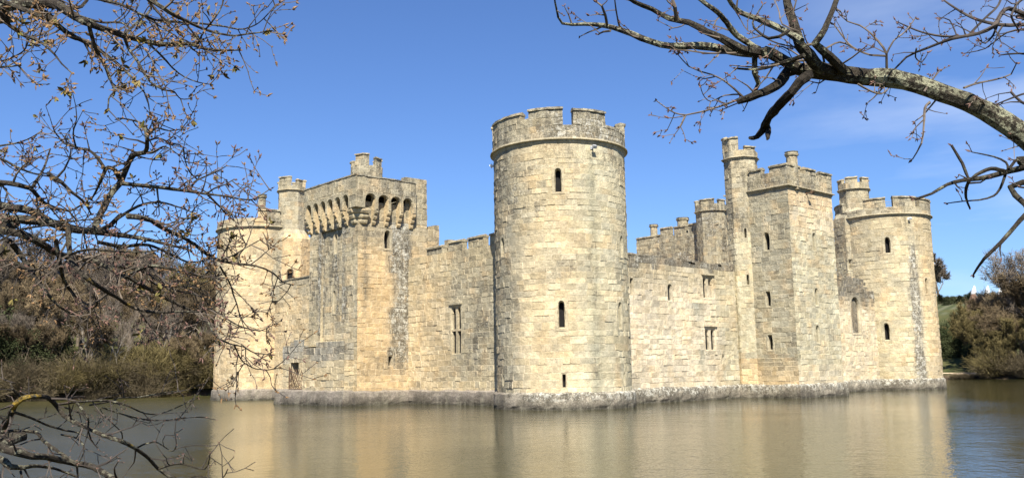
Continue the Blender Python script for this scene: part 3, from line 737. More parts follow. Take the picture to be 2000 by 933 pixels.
mb = MB(); skin(mb, SSW, PX, -2.6, .95, 11.35, t_swall, 1., holes=H); solid(mb, SSW, PX, -2.6, .95, 11.35, -1.6, -.55, t_swall, nu=8, jit=.01); mb.build('wall', MS, T)
mb = MB(); ids = [mb.add((x, y, 11.36), GREY, .5) for x, y in ((PX, YS), (-2.6, YS), (-2.6, YS+1.6), (PX, YS+1.6))]; mb.face(*ids); mb.build('wall_walk', MS, T)
ux = lambda x, y=465: on_y(x, y, YS).x
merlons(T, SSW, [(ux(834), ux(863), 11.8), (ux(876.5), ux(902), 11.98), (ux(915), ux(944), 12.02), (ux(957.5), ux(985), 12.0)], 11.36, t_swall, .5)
mb = MB(); solid(mb, SSW, ux(856), ux(865), 11.37, 12.45, -1.3, -.6, t_grey); mb.build('broken_merlon', MS, T)
plinth(T, [(PX, YS), (-2.6, YS)], plinth_tint)
T = wall_thing((-30, YS, 0), 'plain flat topped curtain wall at the left round tower, lower than the towers')
mb = MB(); skin(mb, SSW, -39.6, PW, .95, 11.3, t_wwall, 1.); solid(mb, SSW, -39.6, PW, .95, 11.3, -1.6, -.002, t_wwall, nu=10, jit=.01, skip=(0,)); mb.build('wall', MS, T)
mb = MB(); solid(mb, SSW, -39.6, PW, 11.304, 11.42, -.6, .1, t_parapet, nu=14, jit=.02); mb.build('coping', MS, T)
plinth(T, [(-39.6, YS), (PW, YS)], plinth_tint)

XE = .7; SEW = plane((XE, 0, 0), (0, 1, 0), (1, 0, 0)); EY0, EY1, EX = 19.4, 26.0, 5.53
T = wall_thing((XE, 11, 0), 'pale curtain wall with dark crumbling top and paired lancets, right of the nearest round tower')
H = []
uy = lambda x, y: on_x(x, y, XE).y
H.append(light_window(T, SEW, uy(1382.5, 560), on_x(1382, 581, XE).z, 1.15, on_x(1382, 542, XE).z-on_x(1382, 581, XE).z, t_ew, .26, None, True, True))
H.append(light_window(T, SEW, uy(1387.5, 660), on_x(1387, 682, XE).z, 1.2, on_x(1387, 642, XE).z-on_x(1387, 682, XE).z, t_ew, .26))
H.append(window(T, SEW, uy(1308, 572), on_x(1308, 586, XE).z, .42, 1.15, t_ew, .1, depth=.22)); H.append(slit(T, SEW, uy(1234, 568), 7.6, 8.7, t_ew, .3))
H.append(slit(T, SEW, uy(1401, 640)+.6, 3.0, 3.3, t_ew, .2))
etop = lambda u: 10.66-.34*abs(nz((u, 3, 0), 1.4))*2-.12*(math.floor(u*.7) % 2)
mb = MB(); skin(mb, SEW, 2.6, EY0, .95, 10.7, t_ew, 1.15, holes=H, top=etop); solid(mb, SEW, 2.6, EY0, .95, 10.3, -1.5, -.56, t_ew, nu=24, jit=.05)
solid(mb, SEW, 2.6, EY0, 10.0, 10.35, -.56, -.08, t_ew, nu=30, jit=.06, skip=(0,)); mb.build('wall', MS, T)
def rubble(T, S, u0, u1, zf, n, tint, d=(-1.1, -.05)):
    mb = MB()
    for i in range(n):
        u = rng.uniform(u0, u1); w = rng.uniform(.15, .4); h = rng.uniform(.12, .32); dd = rng.uniform(*d)
        solid(mb, S, u-w, u+w, zf(u)-.25, zf(u)+h-.1, dd-.2, dd+rng.uniform(.02, .2), tint, jit=.06, cap=.05)
    mb.build('rubble_top', MS, T)
rubble(T, SEW, 4, 19, lambda u: 10.35, 46, lambda p: mottled(p, DARK, .6, .9, 22), (-.9, -.16))
plinth(T, [(XE, 2.6), (XE, EY0)], plinth_tint)
T = wall_thing((XE, 34, 0), 'short curtain wall with a blocked pointed chapel window, beside the right round tower')
cy = uy(1671, 615); H = [window(T, SEW, cy, on_x(1671, 650, XE).z, 1.5, on_x(1669, 581, XE).z-on_x(1671, 650, XE).z, t_ewn, .22, True, True, .25, ptint=lambda p: mottled(p, (.19, .162, .115), .6, .9, 30))]
ntop = lambda u: 11.0-.45*sst(33, 38, u)-1.1*sst(39.6, 40.6, u)-.18*abs(nz((u, 8, 0), 1.2))
mb = MB(); skin(mb, SEW, EY1, 43, .95, 11.1, t_ewn, 1.15, holes=H, top=ntop); solid(mb, SEW, EY1, 39.5, .95, 10.2, -1.5, -.5, t_ewn, nu=24, jit=.03); solid(mb, SEW, 39.5, 43, .95, 9.0, -1.5, -.5, t_ewn, nu=6, jit=.03)
solid(mb, SEW, EY1, 39.5, 9.6, 10.3, -.5, -.06, t_ewn, nu=20, jit=.03, skip=(0,)); mb.build('wall', MS, T)
rubble(T, SEW, EY1, 39.4, lambda u: 10.4, 40, lambda p: mottled(p, DARK, .6, .9, 22), (-.9, -.15)); plinth(T, [(XE, EY1), (XE, 43)], plinth_tint)

# ---- square east tower
T = thing('square_tower', (2.8, 22.7, 0), 'square battlemented tower with a tall round stair turret on its left', 'tower')
FS, FE, FN, FW = plane((0, EY0, 0), (1, 0, 0), (0, -1, 0)), plane((EX, 0, 0), (0, 1, 0), (1, 0, 0)), plane((0, EY1, 0), (-1, 0, 0), (0, 1, 0)), plane((0, 0, 0), (0, -1, 0), (-1, 0, 0))
HS = []; HE = []
for x, y0, y1, w, ar in ((1497.5, 488, 455, .42, True), (1500.5, 597, 570, .34, False), (1504.5, 682, 655, .34, False)):
    z0, z1 = on_y(x, y0, EY0).z, on_y(x, y1, EY0).z; HS.append(window(T, FS, on_y(x, (y0+y1)/2, EY0).x, z0, w, z1-z0, t_es, .16, ar))
for x, y0, y1 in ((1590, 488, 456), (1594.5, 595, 564), (1597, 668, 636)):
    z0, z1 = on_x(x, y0, EX).z, on_x(x, y1, EX).z; HE.append(window(T, FE, on_x(x, (y0+y1)/2, EX).y, z0, .42, z1-z0, t_ee, .14, True, True, .3))
ZS = 16.05
mb = MB(); skin(mb, FS, 0, EX, .95, ZS, t_es, 1., holes=HS); skin(mb, FE, EY0, EY1, .95, ZS, t_ee, 1., holes=HE); skin(mb, FN, -EX, 0, .95, ZS, t_grey, 1.); skin(mb, FW, -EY1, -EY0, 8, ZS, t_grey, 1.); mb.build('wall', MS, T)
mb = MB(); sweep(mb, [(0, EY1), (0, EY0), (EX, EY0), (EX, EY1)], STRING(ZS-.02, .24, .3), lambda p: (lerp(MID, GREY, .5), .35), True); mb.build('string_course', MS, T)
o_ = .06; GS, GE, GN, GW = plane((0, EY0-o_, 0), (1, 0, 0), (0, -1, 0)), plane((EX+o_, 0, 0), (0, 1, 0), (1, 0, 0)), plane((0, EY1+o_, 0), (-1, 0, 0), (0, 1, 0)), plane((-o_, 0, 0), (0, -1, 0), (-1, 0, 0))
zb = on_y(1497, 339, EY0).z
mb = MB()
for Sx, a, b, tt in ((GS, -o_, EX+o_, t_es), (GE, EY0-o_, EY1+o_, t_ee), (GN, -EX-o_, o_, t_grey), (GW, -EY1-o_, -EY0+o_, t_grey)):
    skin(mb, Sx, a, b, ZS+.24, zb, tt, 1., (.36, .5), (.4, .9)); solid(mb, Sx, a, b, ZS+.24, zb, -.5, -.002, tt, jit=.002, skip=(0,))
mb.build('parapet', MS, T)
mb = MB(); ids = [mb.add((x, y, ZS+.3), GREY, .4) for x, y in ((0, EY0), (EX, EY0), (EX, EY1), (0, EY1))]; mb.face(*ids); mb.build('roof', MS, T)
sx = lambda x: on_y(x, 330, EY0-o_).x; ey = lambda x: on_x(x, 330, EX+o_).y
zt = 17.85
merlons(T, GS, [(sx(1463), sx(1486), zt-.02), (sx(1502), EX+o_, zt)], zb, t_es, .5)
merlons(T, GE, [(EY0-o_+.5, ey(1562), zt), (ey(1573), ey(1591), zt+.02), (ey(1602.5), EY1+o_, zt)], zb, t_ee, .5)
merlons(T, GN, [(-EX+.5, -4, zt), (-3.2, -1.8, zt), (-1, 0, zt)], zb, t_grey, .5)
c_ = on_y(1547, 320, EY0+1.2); chimney(T, (c_.x, EY0+1.2), .42, ZS, on_y(1547, 297, EY0+1.2).z)
lamp(T, (EX+.02, on_x(1574, 372, EX).y, 15.95), (1, 0), .26, M_METAL, .45)
tc_ = (.95, 20.1); Sx = octo(tc_, 1.28)
H = [slit(T, Sx, R_(-52)*1.28, 8.85, 9.6, t_et, .13), slit(T, Sx, R_(-52)*1.28, 12.6, 13.3, t_et, .12)]
stair_turret(T, tc_, 1.28, .96, 19.0, 21, t_et, [(-175, -118, 20.9), (-117, -62, 20.75), (-40, 0, 19.95)], 19.75, holes=H)
plinth(T, [(XE, 18.7), (2.25, 18.75), (2.35, EY0), (EX, EY0), (EX, EY1), (XE, EY1)], plinth_tint)

# ---- gatehouse seen over the east wall
T = thing('gatehouse', (-24, 42, 0), 'distant stone gatehouse with battlements and two chimneys rising behind the pale curtain wall', 'building')
YG = 40.; SG = plane((0, YG, 0), (1, 0, 0), (0, -1, 0)); gx = lambda x, y=460: on_y(x, y, YG).x; gz = lambda x, y: on_y(x, y, YG).z
g0, g1 = gx(1243), gx(1418); zb = gz(1330, 457)
mb = MB(); skin(mb, SG, g0, g1, .9, zb, t_rubble, 1.2); solid(mb, SG, g0, g1, .9, zb-.02, -7, -.002, t_rubble, nu=12, jit=.02, skip=(0,))
SGE = plane((g1, 0, 0), (0, 1, 0), (1, 0, 0)); skin(mb, SGE, YG, YG+7, .9, zb, t_rubble, 1.); mb.build('wall', MS, T)
merlons(T, SG, [(g0, gx(1277), gz(1260, 465)), (gx(1283), gx(1289), gz(1286, 461)), (gx(1290), gx(1309), gz(1300, 446.5)), (gx(1317), gx(1338), gz(1328, 444)), (gx(1345), gx(1369), gz(1356, 438))], zb, t_rubble, .6)
chimney(T, (gx(1269), YG+.8), .42, zb, gz(1269, 442)+.3); chimney(T, (gx(1326), YG+.8), .62, zb, gz(1326, 429)+.3)
c_ = on_y(1389, 420, YG+.4)
stair_turret(T, (c_.x, YG+.4), 1.62, 12, gz(1389, 418.5)+.1, 20.6, t_rubble, [(-170, -128, gz(1366, 397)), (-100, -42, gz(1390, 393)), (-22, 10, gz(1390, 394))], gz(1389, 402)+.1)
mb = MB(); ux0, ux1 = gx(1393, 440), gx(1405, 440); solid(mb, SG, ux0, ux1, gz(1399, 490), gz(1399, 440), -.1, .42, t_corb, jit=.01); solid(mb, SG, ux0-.15, ux1+.15, gz(1399, 440), gz(1399, 437), -.1, .6, t_grey, jit=.01); mb.build('chimney_breast', MS, T)

# ------------------------------------------------------------------ terrain, water
MX0, MX1, MY0, MY1 = -66., 48., -48., 102.
def moat_sd(x, y):
    """signed distance to the shore (positive on land); rounder at the viewer's corner"""
    cx, cy = (MX0+MX1)/2, (MY0+MY1)/2; r = 25. if (x > cx and y < cy) else 14.
    qx, qy = abs(x-cx)-(MX1-MX0)/2+r, abs(y-cy)-(MY1-MY0)/2+r
    return math.hypot(max(qx, 0), max(qy, 0))+min(max(qx, qy), 0)-r
def height(x, y):
    d = moat_sd(x, y)+1.1*mnoise.noise(Vector((x*.11, y*.11, 3)))
    if math.hypot(x-CP.x, y-CP.y) < 12: d = moat_sd(x, y)
    if d < 0: return max(-1.4, d*.6)
    h = .8*sst(0, 2.2, d)+.35*sst(2, 14, d)
    if y > MY1-4 and x < 40: h += 2.1*sst(4, 19, d)
    west = clampn((MX0+6-x)/90); h += (11*west+22*sst(50, 230, MX0-x))*1.0
    n_ = clampn((y-118)/160); h += 23*n_*n_*(3-2*n_)*(.75+.25*math.sin(x*.012+1.2)) if y > 118 else 0
    h += .35*mnoise.noise(Vector((x*.05, y*.05, 0)))*sst(3, 12, d)
    return h
def axis(lo, hi, a, b, st, grow=1.25):
    v = list(np.arange(a, b+.01, st)); s = st
    while v[-1] < hi: s *= grow; v.append(v[-1]+s)
    s = st
    while v[0] > lo: s *= grow; v.insert(0, v[0]-s)
    return v
xs_, ys_ = axis(-2500, 2500, -112, 62, 1.5), axis(-2500, 3000, -64, 152, 1.5)
mb = MB(); nx = len(xs_)
for y in ys_:
    for x in xs_: mb.v.append((x, y, height(x, y)))
mb.c = [(0, 0, 0)]; mb.f = [(j*nx+i, j*nx+i+1, (j+1)*nx+i+1, (j+1)*nx+i) for j in range(len(ys_)-1) for i in range(nx-1)]
tag(mb.build('ground', M_GROUND, smooth=True), kind='structure')
mb = MB(); ids = [mb.add(p) for p in ((MX0-5, MY0-5, 0), (MX1+5, MY0-5, 0), (MX1+5, MY1+5, 0), (MX0-5, MY1+5, 0))]; mb.face(*ids)
tag(mb.build('water', M_WATER), kind='structure')
mb = MB(); ids = [mb.add(p) for p in ((-42, .5, .8), (-.2, .5, .8), (-.2, 46, .8), (-42, 46, .8))]; mb.face(*ids)
tag(mb.build('courtyard', M_PATH), kind='structure')
# sandy path on the north bank
mb = MB(); pv = []
for i in range(25):
    x = -30+i*2.2; y0 = 106.5+math.sin(x*.11)*.9+.02*(x+8)**2*.1; wv = 1.7+.3*math.sin(x*.7)
    pv.append([mb.add((x, y0+t*wv, height(x, y0+t*wv)+.03)) for t in (-1, -.5, 0, .5, 1)])
for a, b in zip(pv, pv[1:]):
    for k in range(4): mb.face(a[k], b[k], b[k+1], a[k+1])
tag(mb.build('path', M_PATH), kind='structure')

# ------------------------------------------------------------------ trees
tr = random.Random(21)
def tube(mb, pts, rad, n=5, rough=0., capend=True):
    pts = [Vector(p) for p in pts]; rows = []; s = None
    for i, p in enumerate(pts):
        t = (pts[min(i+1, len(pts)-1)]-pts[max(i-1, 0)])
        if t.length < 1e-7: t = Vector((0, 0, 1))
        t.normalize()
        s = t.orthogonal().normalized() if s is None else (s-t*s.dot(t)).normalized()
        b = t.cross(s); r = rad[i] if isinstance(rad, (list, tuple)) else rad
        row = []
        for k in range(n):
            a = k*2*math.pi/n; q = r
            if rough: q = r*(1+rough*(mnoise.noise(p*(1.2/max(r, .02))*.35+Vector((math.cos(a)*1.3, math.sin(a)*1.3, 5)))*1.3+tr.uniform(-.22, .22)))
            v = p+(s*math.cos(a)+b*math.sin(a))*q; mb.v.append((v.x, v.y, v.z)); row.append(len(mb.v)-1)
        rows.append(row)
    for a, c in zip(rows, rows[1:]):
        for k in range(n): mb.f.append((a[k], a[(k+1) % n], c[(k+1) % n], c[k]))
    if capend and n > 2: mb.f.append(tuple(rows[-1])); mb.f.append(tuple(rows[0][::-1]))
def rnd(): return Vector((tr.gauss(0, 1), tr.gauss(0, 1), tr.gauss(0, 1))).normalized()
def bare_tree(H, spread, ntw, tw_r, up=.35, trunk_r=None, clear=.2, levels=4):
    """trunk mesh and a crown of fine twigs"""
    T_, C_ = MB(), MB(); tips = []
    def grow(p, d, ln, r, lv):
        n = 4; pts = [p]; rs = [r]
        for i in range(n):
            d = (d+rnd()*.16+Vector((0, 0, .05))).normalized(); p = p+d*ln/n; pts.append(p); rs.append(r*(1-.42*(i+1)/n))
        tube(T_ if lv < 3 else C_, pts, rs, 6 if lv == 0 else (4 if lv < 3 else 3), capend=False)
        if lv >= levels: tips.append((pts, d, ln)); return
        k = tr.choice((3, 4)) if lv else tr.choice((4, 5))
        for j in range(k):
            t = tr.uniform(.35, 1) if j else 1.; q = pts[min(n, max(1, round(t*n)))]
            o = rnd(); o.z = o.z*.6+up; nd = (d*tr.uniform(.5, .9)+o*spread).normalized()
            grow(q, nd, ln*tr.uniform(.55, .78), rs[-1]*tr.uniform(.5, .75), lv+1)
    r0 = trunk_r or H*.022
    grow(Vector((0, 0, -.3)), Vector((tr.uniform(-.1, .1), tr.uniform(-.1, .1), 1)), H*(clear+.16), r0, 0)
    zmax = max(t[0][-1].z for t in tips)
    per = max(1, ntw//max(1, len(tips)))
    for pts, d, ln in tips:
        for j in range(per):
            q = pts[tr.randrange(1, len(pts))]; e = (d*.5+rnd()*.8+Vector((0, 0, .25))).normalized(); L_ = tr.uniform(.35, .9)*max(.5, ln)
            m_ = q+e*L_*.5+rnd()*.06*L_; tube(C_, (q, m_, m_+(e+rnd()*.4).normalized()*L_*.5), (tw_r, tw_r*.8, tw_r*.4), 3, capend=False)
    k = H/zmax
    for mb_ in (T_, C_): mb_.v = [(x*k, y*k, z*k) for x, y, z in mb_.v]
    return T_, C_
def leaf_mass(n, rx, rz, sz, seed, z0=.0):
    """leafy bush: many small leaf faces on clumps spread through the volume"""
    mb = MB(); r = random.Random(seed); cl = []
    for i in range(max(10, n//90)):
        a = r.uniform(0, 2*math.pi); q = r.uniform(.1, 1)**.6; z = r.uniform(0, 1)**.8
        cl.append((Vector((math.cos(a)*q*rx*(1-.55*z), math.sin(a)*q*rx*(1-.55*z), z0+z*rz)), r.uniform(.18, .36)*rx))
    for i in range(n):
        c, cr_ = r.choice(cl); v = Vector((r.gauss(0, .5), r.gauss(0, .5), r.gauss(0, .42)))*cr_+c
        if v.z < 0: v.z = r.uniform(0, .2)
        a = Vector((r.gauss(0, 1), r.gauss(0, 1), r.gauss(0, .7))).normalized(); b = a.orthogonal().normalized(); s = sz*r.uniform(.6, 1.4)
        i0 = len(mb.v)
        for q in (v-a*s, v+b*s*.45, v+a*s, v-b*s*.45): mb.v.append((q.x, q.y, q.z))
        mb.f.append((i0, i0+1, i0+2, i0+3))
    return mb
def scrub_mass(n, rx, rz, seed, tw=.018):
    """low tangle of bare arching stems"""
    mb = MB(); r = random.Random(seed); st = tr.getstate(); tr.seed(seed)
    for i in range(n):
        a = r.uniform(0, 2*math.pi); q = r.uniform(0, .55)*rx; p = Vector((math.cos(a)*q, math.sin(a)*q, 0)); a2 = a+r.gauss(0, .7)
        d = Vector((math.cos(a2)*r.uniform(.1, .9), math.sin(a2)*r.uniform(.1, .9), 1)).normalized(); L_ = rz*r.uniform(.5, 1.15); pts = [p]
        for k in range(4): d = (d+rnd()*.22+Vector((0, 0, -.10*k))).normalized(); p = p+d*L_/4; pts.append(p.copy())
        tube(mb, pts, [tw*1.3, tw*1.15, tw, tw*.8, tw*.5], 3, capend=False)
        for k in range(5):
            q0 = pts[r.randrange(1, 5)]; e = (d+rnd()*.9).normalized(); l2 = L_*r.uniform(.15, .35); tube(mb, (q0, q0+e*l2*.5+rnd()*.05, q0+e*l2), (tw*.7, tw*.6, tw*.3), 3, capend=False)
    tr.setstate(st); return mb
def mesh_of(mb, name, m, smooth=False):
    me = bpy.data.meshes.new(name); me.from_pydata(mb.v, [], mb.f); me.materials.append(m); me.update(); return me
def place(name, parts, loc, s, rz, label, cat, group, sz=None):
    """an Empty with children sharing the prototype meshes"""
    o = thing(name, loc, label, cat, group); o.scale = (s, s, sz or s); o.rotation_euler = (0, 0, rz)
    for pn, me in parts:
        c = bpy.data.objects.new(pn, me); COL.objects.link(c); c.parent = o
    return o
def proto(args, mt, mc): t, c = bare_tree(*args); return [('trunk', mesh_of(t, 'trunk', mt)), ('crown', mesh_of(c, 'crown', mc))]
P_BROWN = [proto((12, .62, 5200, .026), M_BTRUNK, M_TW1) for _ in range(3)]
P_GREY = [proto((13, .5, 4200, .022, .5), M_BTRUNK, M_TW2) for _ in range(2)]
P_OLIVE = [proto((11, .66, 5200, .030), M_BTRUNK, M_TW3) for _ in range(2)]
P_BIRCH = [proto((11, .34, 1500, .016, .6, .17, .4), M_PALE, M_TW2) for _ in range(2)]
P_BUSH = [[('foliage', mesh_of(leaf_mass(9000, 2.6, 4.6, .11, 31+i), 'foliage', M_EVG))] for i in range(2)]
P_SCRUB = [[('stems', mesh_of(scrub_mass(330, 2.4, 2.9, 41+i), 'stems', M_SCRUB))] for i in range(3)]
P_SCRUBO = [[('stems', mesh_of(scrub_mass(330, 2.6, 3.2, 51+i, .02), 'stems', M_TW3))] for i in range(2)]
P_REED = [[('blades', mesh_of(scrub_mass(160, .8, 1.0, 61, .012), 'blades', M_REED))]]
pr = random.Random(5)
def ground_at(px, D):
    """point on the land at photo column px and horizontal distance D"""
    d = ray(px, 700); h = Vector((d.x, d.y, 0)).normalized(); p = CP+h*D; return Vector((p.x, p.y, height(p.x, p.y)))
# west bank: rows of trees behind the moat, the farther the higher up the slope
LW = {'b': 'bare brown twigged tree in the wood on the left bank', 'g': 'bare grey twigged tree in the wood on the left bank', 'o': 'bare tree with olive green buds in the wood on the left bank', 'p': 'slim pale barked birch on the left bank', 'e': 'dark evergreen bush on the left bank', 's': 'tangled brown scrub along the left shore', 'y': 'olive green twiggy shrub along the left shore'}
def shore(px):
    lo, hi = 95., 200.
    for _ in range(30):
        m = (lo+hi)/2; q = ray(px, 700); h = Vector((q.x, q.y)).normalized()
        if moat_sd(CP.x+h.x*m, CP.y+h.y*m) > 0: hi = m
        else: lo = m
    return hi
def put(kind, px, D, s, L=LW, grp='woodland on the left bank', sz=None):
    P = {'b': P_BROWN, 'g': P_GREY, 'o': P_OLIVE, 'p': P_BIRCH, 'e': P_BUSH, 's': P_SCRUB, 'y': P_SCRUBO, 'r': P_REED}[kind]
    nm = {'p': 'birch_tree', 'e': 'evergreen_bush', 's': 'scrub', 'y': 'shrub', 'r': 'reed_clump'}.get(kind, 'bare_tree')
    ct = {'e': 'bush', 's': 'shrub', 'y': 'shrub', 'r': 'reeds', 'p': 'birch'}.get(kind, 'tree')
    p = ground_at(px, shore(px)+D-(110 if px < 700 else 151))
    return place(nm, pr.choice(P), p, s, pr.uniform(0, 6.28), L[kind], ct, grp+': '+{'b': 'brown trees', 'g': 'grey trees', 'o': 'olive trees', 'p': 'birches', 'e': 'evergreens', 's': 'scrub', 'y': 'shrubs', 'r': 'reeds'}[kind], sz)
for row, (D, n, s0) in enumerate(((113, 14, .62), (120, 16, .8), (129, 17, .95), (140, 18, 1.05), (154, 18, 1.2), (172, 16, 1.3))):
    for i in range(n):
        px = -70+(i+pr.uniform(.1, .9))*(520/n)
        if row < 3 and 140 < px < 310 and pr.random() < .85: continue
        k = pr.choice('bbbgo' if row < 4 else 'bbggo')
        put(k, px, D+pr.uniform(-3, 3), s0*pr.uniform(.8, 1.12))
for px, D, s in ((180, 112, .9), (212, 113, 1.05), (236, 111, .95), (90, 115, .75), (60, 116, .8), (365, 116, .8), (395, 118, .95), (310, 114, .9), (330, 115, .85), (20, 116, .7)): put('p', px, D, s)
for px, D, s in ((-30, 113, 1.4), (12, 113, 1.0), (58, 114, 1.15), (128, 114, .8), (355, 113, .6), (-5, 119, 1.6), (85, 120, 1.4)): put('e', px, D, s)
for i in range(34): put(pr.choice('ssy'), -50+i*14+pr.uniform(-5, 5), 109.2+pr.uniform(0, 2.5), pr.uniform(.75, 1.2))
for i in range(9): put('y', 270+i*17+pr.uniform(-5, 5), 110+pr.uniform(0, 4), pr.uniform(1.0, 1.5))
for px in (380, 390, 398, 407): put('r', px, 106.3+pr.uniform(-.5, .5), pr.uniform(1, 1.4), {'r': 'fresh green reed clump at the water beside the left round tower'}, 'reeds at the left shore')
# north bank
LN = {'b': 'bare brown twigged tree among the waterside trees on the right bank', 'g': 'bare grey twigged tree among the waterside trees on the right bank', 'o': 'bare tree with olive buds among the waterside trees on the right bank', 'e': 'dark evergreen bush under the trees on the right bank', 's': 'tangled brown scrub along the right shore', 'y': 'olive green twiggy shrub along the right shore'}
gN = 'trees on the right bank'
for k, px, D, s in (('o', 1912, 160, 0.77), ('o', 1938, 158, 0.77), ('b', 1966, 156, 0.80), ('o', 1952, 154, 0.60), ('o', 1992, 155, 0.77), ('g', 2008, 168, 1.3), ('g', 1996, 170, 1.05), ('b', 2025, 155, 1.10), ('o', 1930, 153.5, 0.52), ('o', 1985, 153, 0.54), ('b', 1925, 170, 0.82), ('b', 1955, 174, 0.86), ('o', 1896, 166, 0.66), ('b', 2040, 160, 1.20), ('o', 1968, 152.5, 0.46), ('b', 1908, 168, 0.71), ('o', 1978, 160, 0.80), ('o', 1944, 164, 0.80), ('b', 2006, 162, 1.10), ('o', 2012, 152.5, 0.65), ('o', 1880, 172, 0.52), ('o', 1908, 176, 0.84), ('b', 1922, 178, 0.88), ('o', 1897, 180, 0.71), ('b', 1940, 182, 0.91),  ('g', 2022, 165, 1.35)):
    put(k, px, D, s, LN, gN)
for px, D, s in ((1852, 172, .95), (1868, 176, 1.0), (1838, 172, 1.1), (1884, 172, .9), (1860, 185, 1.3), (1900, 163, .7), (1822, 175, 1.2)): put('e', px, D, s, LN, gN)
for i in range(12): put(pr.choice('ysys'), 1926+i*9+pr.uniform(-3, 3), 152+pr.uniform(-.6, 1.2), pr.uniform(.7, 1.15), LN, gN)
for px in (1858, 1868, 1878, 1888, 1898): put('s', px, 151.3+pr.uniform(-.3, .3), pr.uniform(.28, .4), {'s': 'low brown scrub at the water below the sandy path'}, 'low scrub below the path')
# lone tree on the hill and hedge line
p = ground_at(1846, 300); P_HILL = proto((15, .8, 7000, .07, .25), M_BTRUNK, M_TW2)
t = place('hill_tree', P_HILL, p, .95, .4, 'lone broad crowned tree on top of the hill behind the right round tower', 'tree', None)
for i in range(16):
    px = 1820+i*13; q = ground_at(px, 297+pr.uniform(-4, 4))
    place('hedge_bush', P_BUSH[i % 2], q, pr.uniform(.35, .7), pr.uniform(0, 6), 'small dark bush in the hedge along the hilltop field', 'bush', 'bushes in the hilltop hedge')
# oast house: three white cowls show above the trees
M_TILE = simple('brown_roof_tiles', (.12, .075, .05), (.18, .11, .08), 3)
M_BRICK = simple('red_brick', (.24, .12, .085), (.34, .18, .12), 3)
DO = 235.
for px, lb in ((1912, 'oast house with a white cowl showing above the trees, leftmost of three'), (1938.5, 'oast house with a white cowl showing above the trees, middle one of three'), (1965, 'oast house with a white cowl showing above the trees, rightmost of three')):
    p = ground_at(px, DO); zt = (CP+ray(px, 557)*(DO/math.hypot(ray(px, 557).x, ray(px, 557).y))).z
    T = thing('oast_house', p, lb, 'building', 'oast houses')
    def lathe(prof, n=20):
        mb = MB(); rows = [[mb.add((p.x+math.cos(k*2*math.pi/n)*r, p.y+math.sin(k*2*math.pi/n)*r, z)) for k in range(n)] for r, z in prof]
        for a, b in zip(rows, rows[1:]):
            for k in range(n): mb.face(a[k], a[(k+1) % n], b[(k+1) % n], b[k])
        mb.face(*rows[-1]); return mb
    zc = zt-1.9; zr = zc-5.5
    lathe([(2.6, p.z-.5), (2.6, zr)]).build('wall', M_BRICK, T); rf = lathe([(2.85, zr-.1), (2.7, zr+.1), (.46, zc)]).build('roof', M_TILE, T)
    mb = MB(); n = 12; rows = []
    for i, (r, z) in enumerate(((.55, zc+.002), (.58, zc+.4), (.4, zc+1.1), (.1, zt))):
        rows.append([mb.add((p.x+math.cos(k*2*math.pi/n)*r+.22*i*.6, p.y+math.sin(k*2*math.pi/n)*r*.9, z)) for k in range(n)])
    for a, b in zip(rows, rows[1:]):
        for k in range(n): mb.face(a[k], a[(k+1) % n], b[(k+1) % n], b[k])
    mb.face(*rows[-1]); mb.build('cowl', M_WHITE, T)

# ------------------------------------------------------------------ near oak boughs
def smooth_path(P, Rd, step):
    """Catmull-Rom through P, resampled"""
    o, r = [], []
    for i in range(len(P)-1):
        p0, p1, p2, p3 = P[max(0, i-1)], P[i], P[i+1], P[min(len(P)-1, i+2)]; n = max(1, int((p2-p1).length/step))
        for k in range(n):
            t = k/n; o.append(.5*((2*p1)+(p2-p0)*t+(2*p0-5*p1+4*p2-p3)*t*t+(3*p1-p0-3*p2+p3)*t**3)); r.append(Rd[i]+(Rd[i+1]-Rd[i])*t)
    o.append(P[-1]); r.append(Rd[-1]); return o, r
def bud(mb, p, d, L_, w):
    d = d.normalized(); s = d.orthogonal().normalized(); t = d.cross(s); b = p+d*L_*.45; i = len(mb.v)
    for q in (p, b+s*w, b+t*w, b-s*w, b-t*w, p+d*L_): mb.v.append((q.x, q.y, q.z))
    for k in range(4): mb.f.append((i, i+1+k, i+1+(k+1) % 4)); mb.f.append((i+5, i+1+(k+1) % 4, i+1+k))
def leaf(mb, p, d, L_, w):
    """a small folded, drooping young leaf"""
    d = (d+Vector((0, 0, -.35))).normalized(); s = (d.orthogonal()+rnd()*.4).normalized(); n = d.cross(s)*.3; i = len(mb.v)
    for q in (p, p+d*L_*.35+s*w*.8+n*w, p+d*L_*.7+s*w*.7+n*w, p+d*L_, p+d*L_*.7-s*w*.7+n*w, p+d*L_*.35-s*w*.8+n*w): mb.v.append((q.x, q.y, q.z))
    mb.f.append((i, i+1, i+2, i+3)); mb.f.append((i, i+3, i+4, i+5))
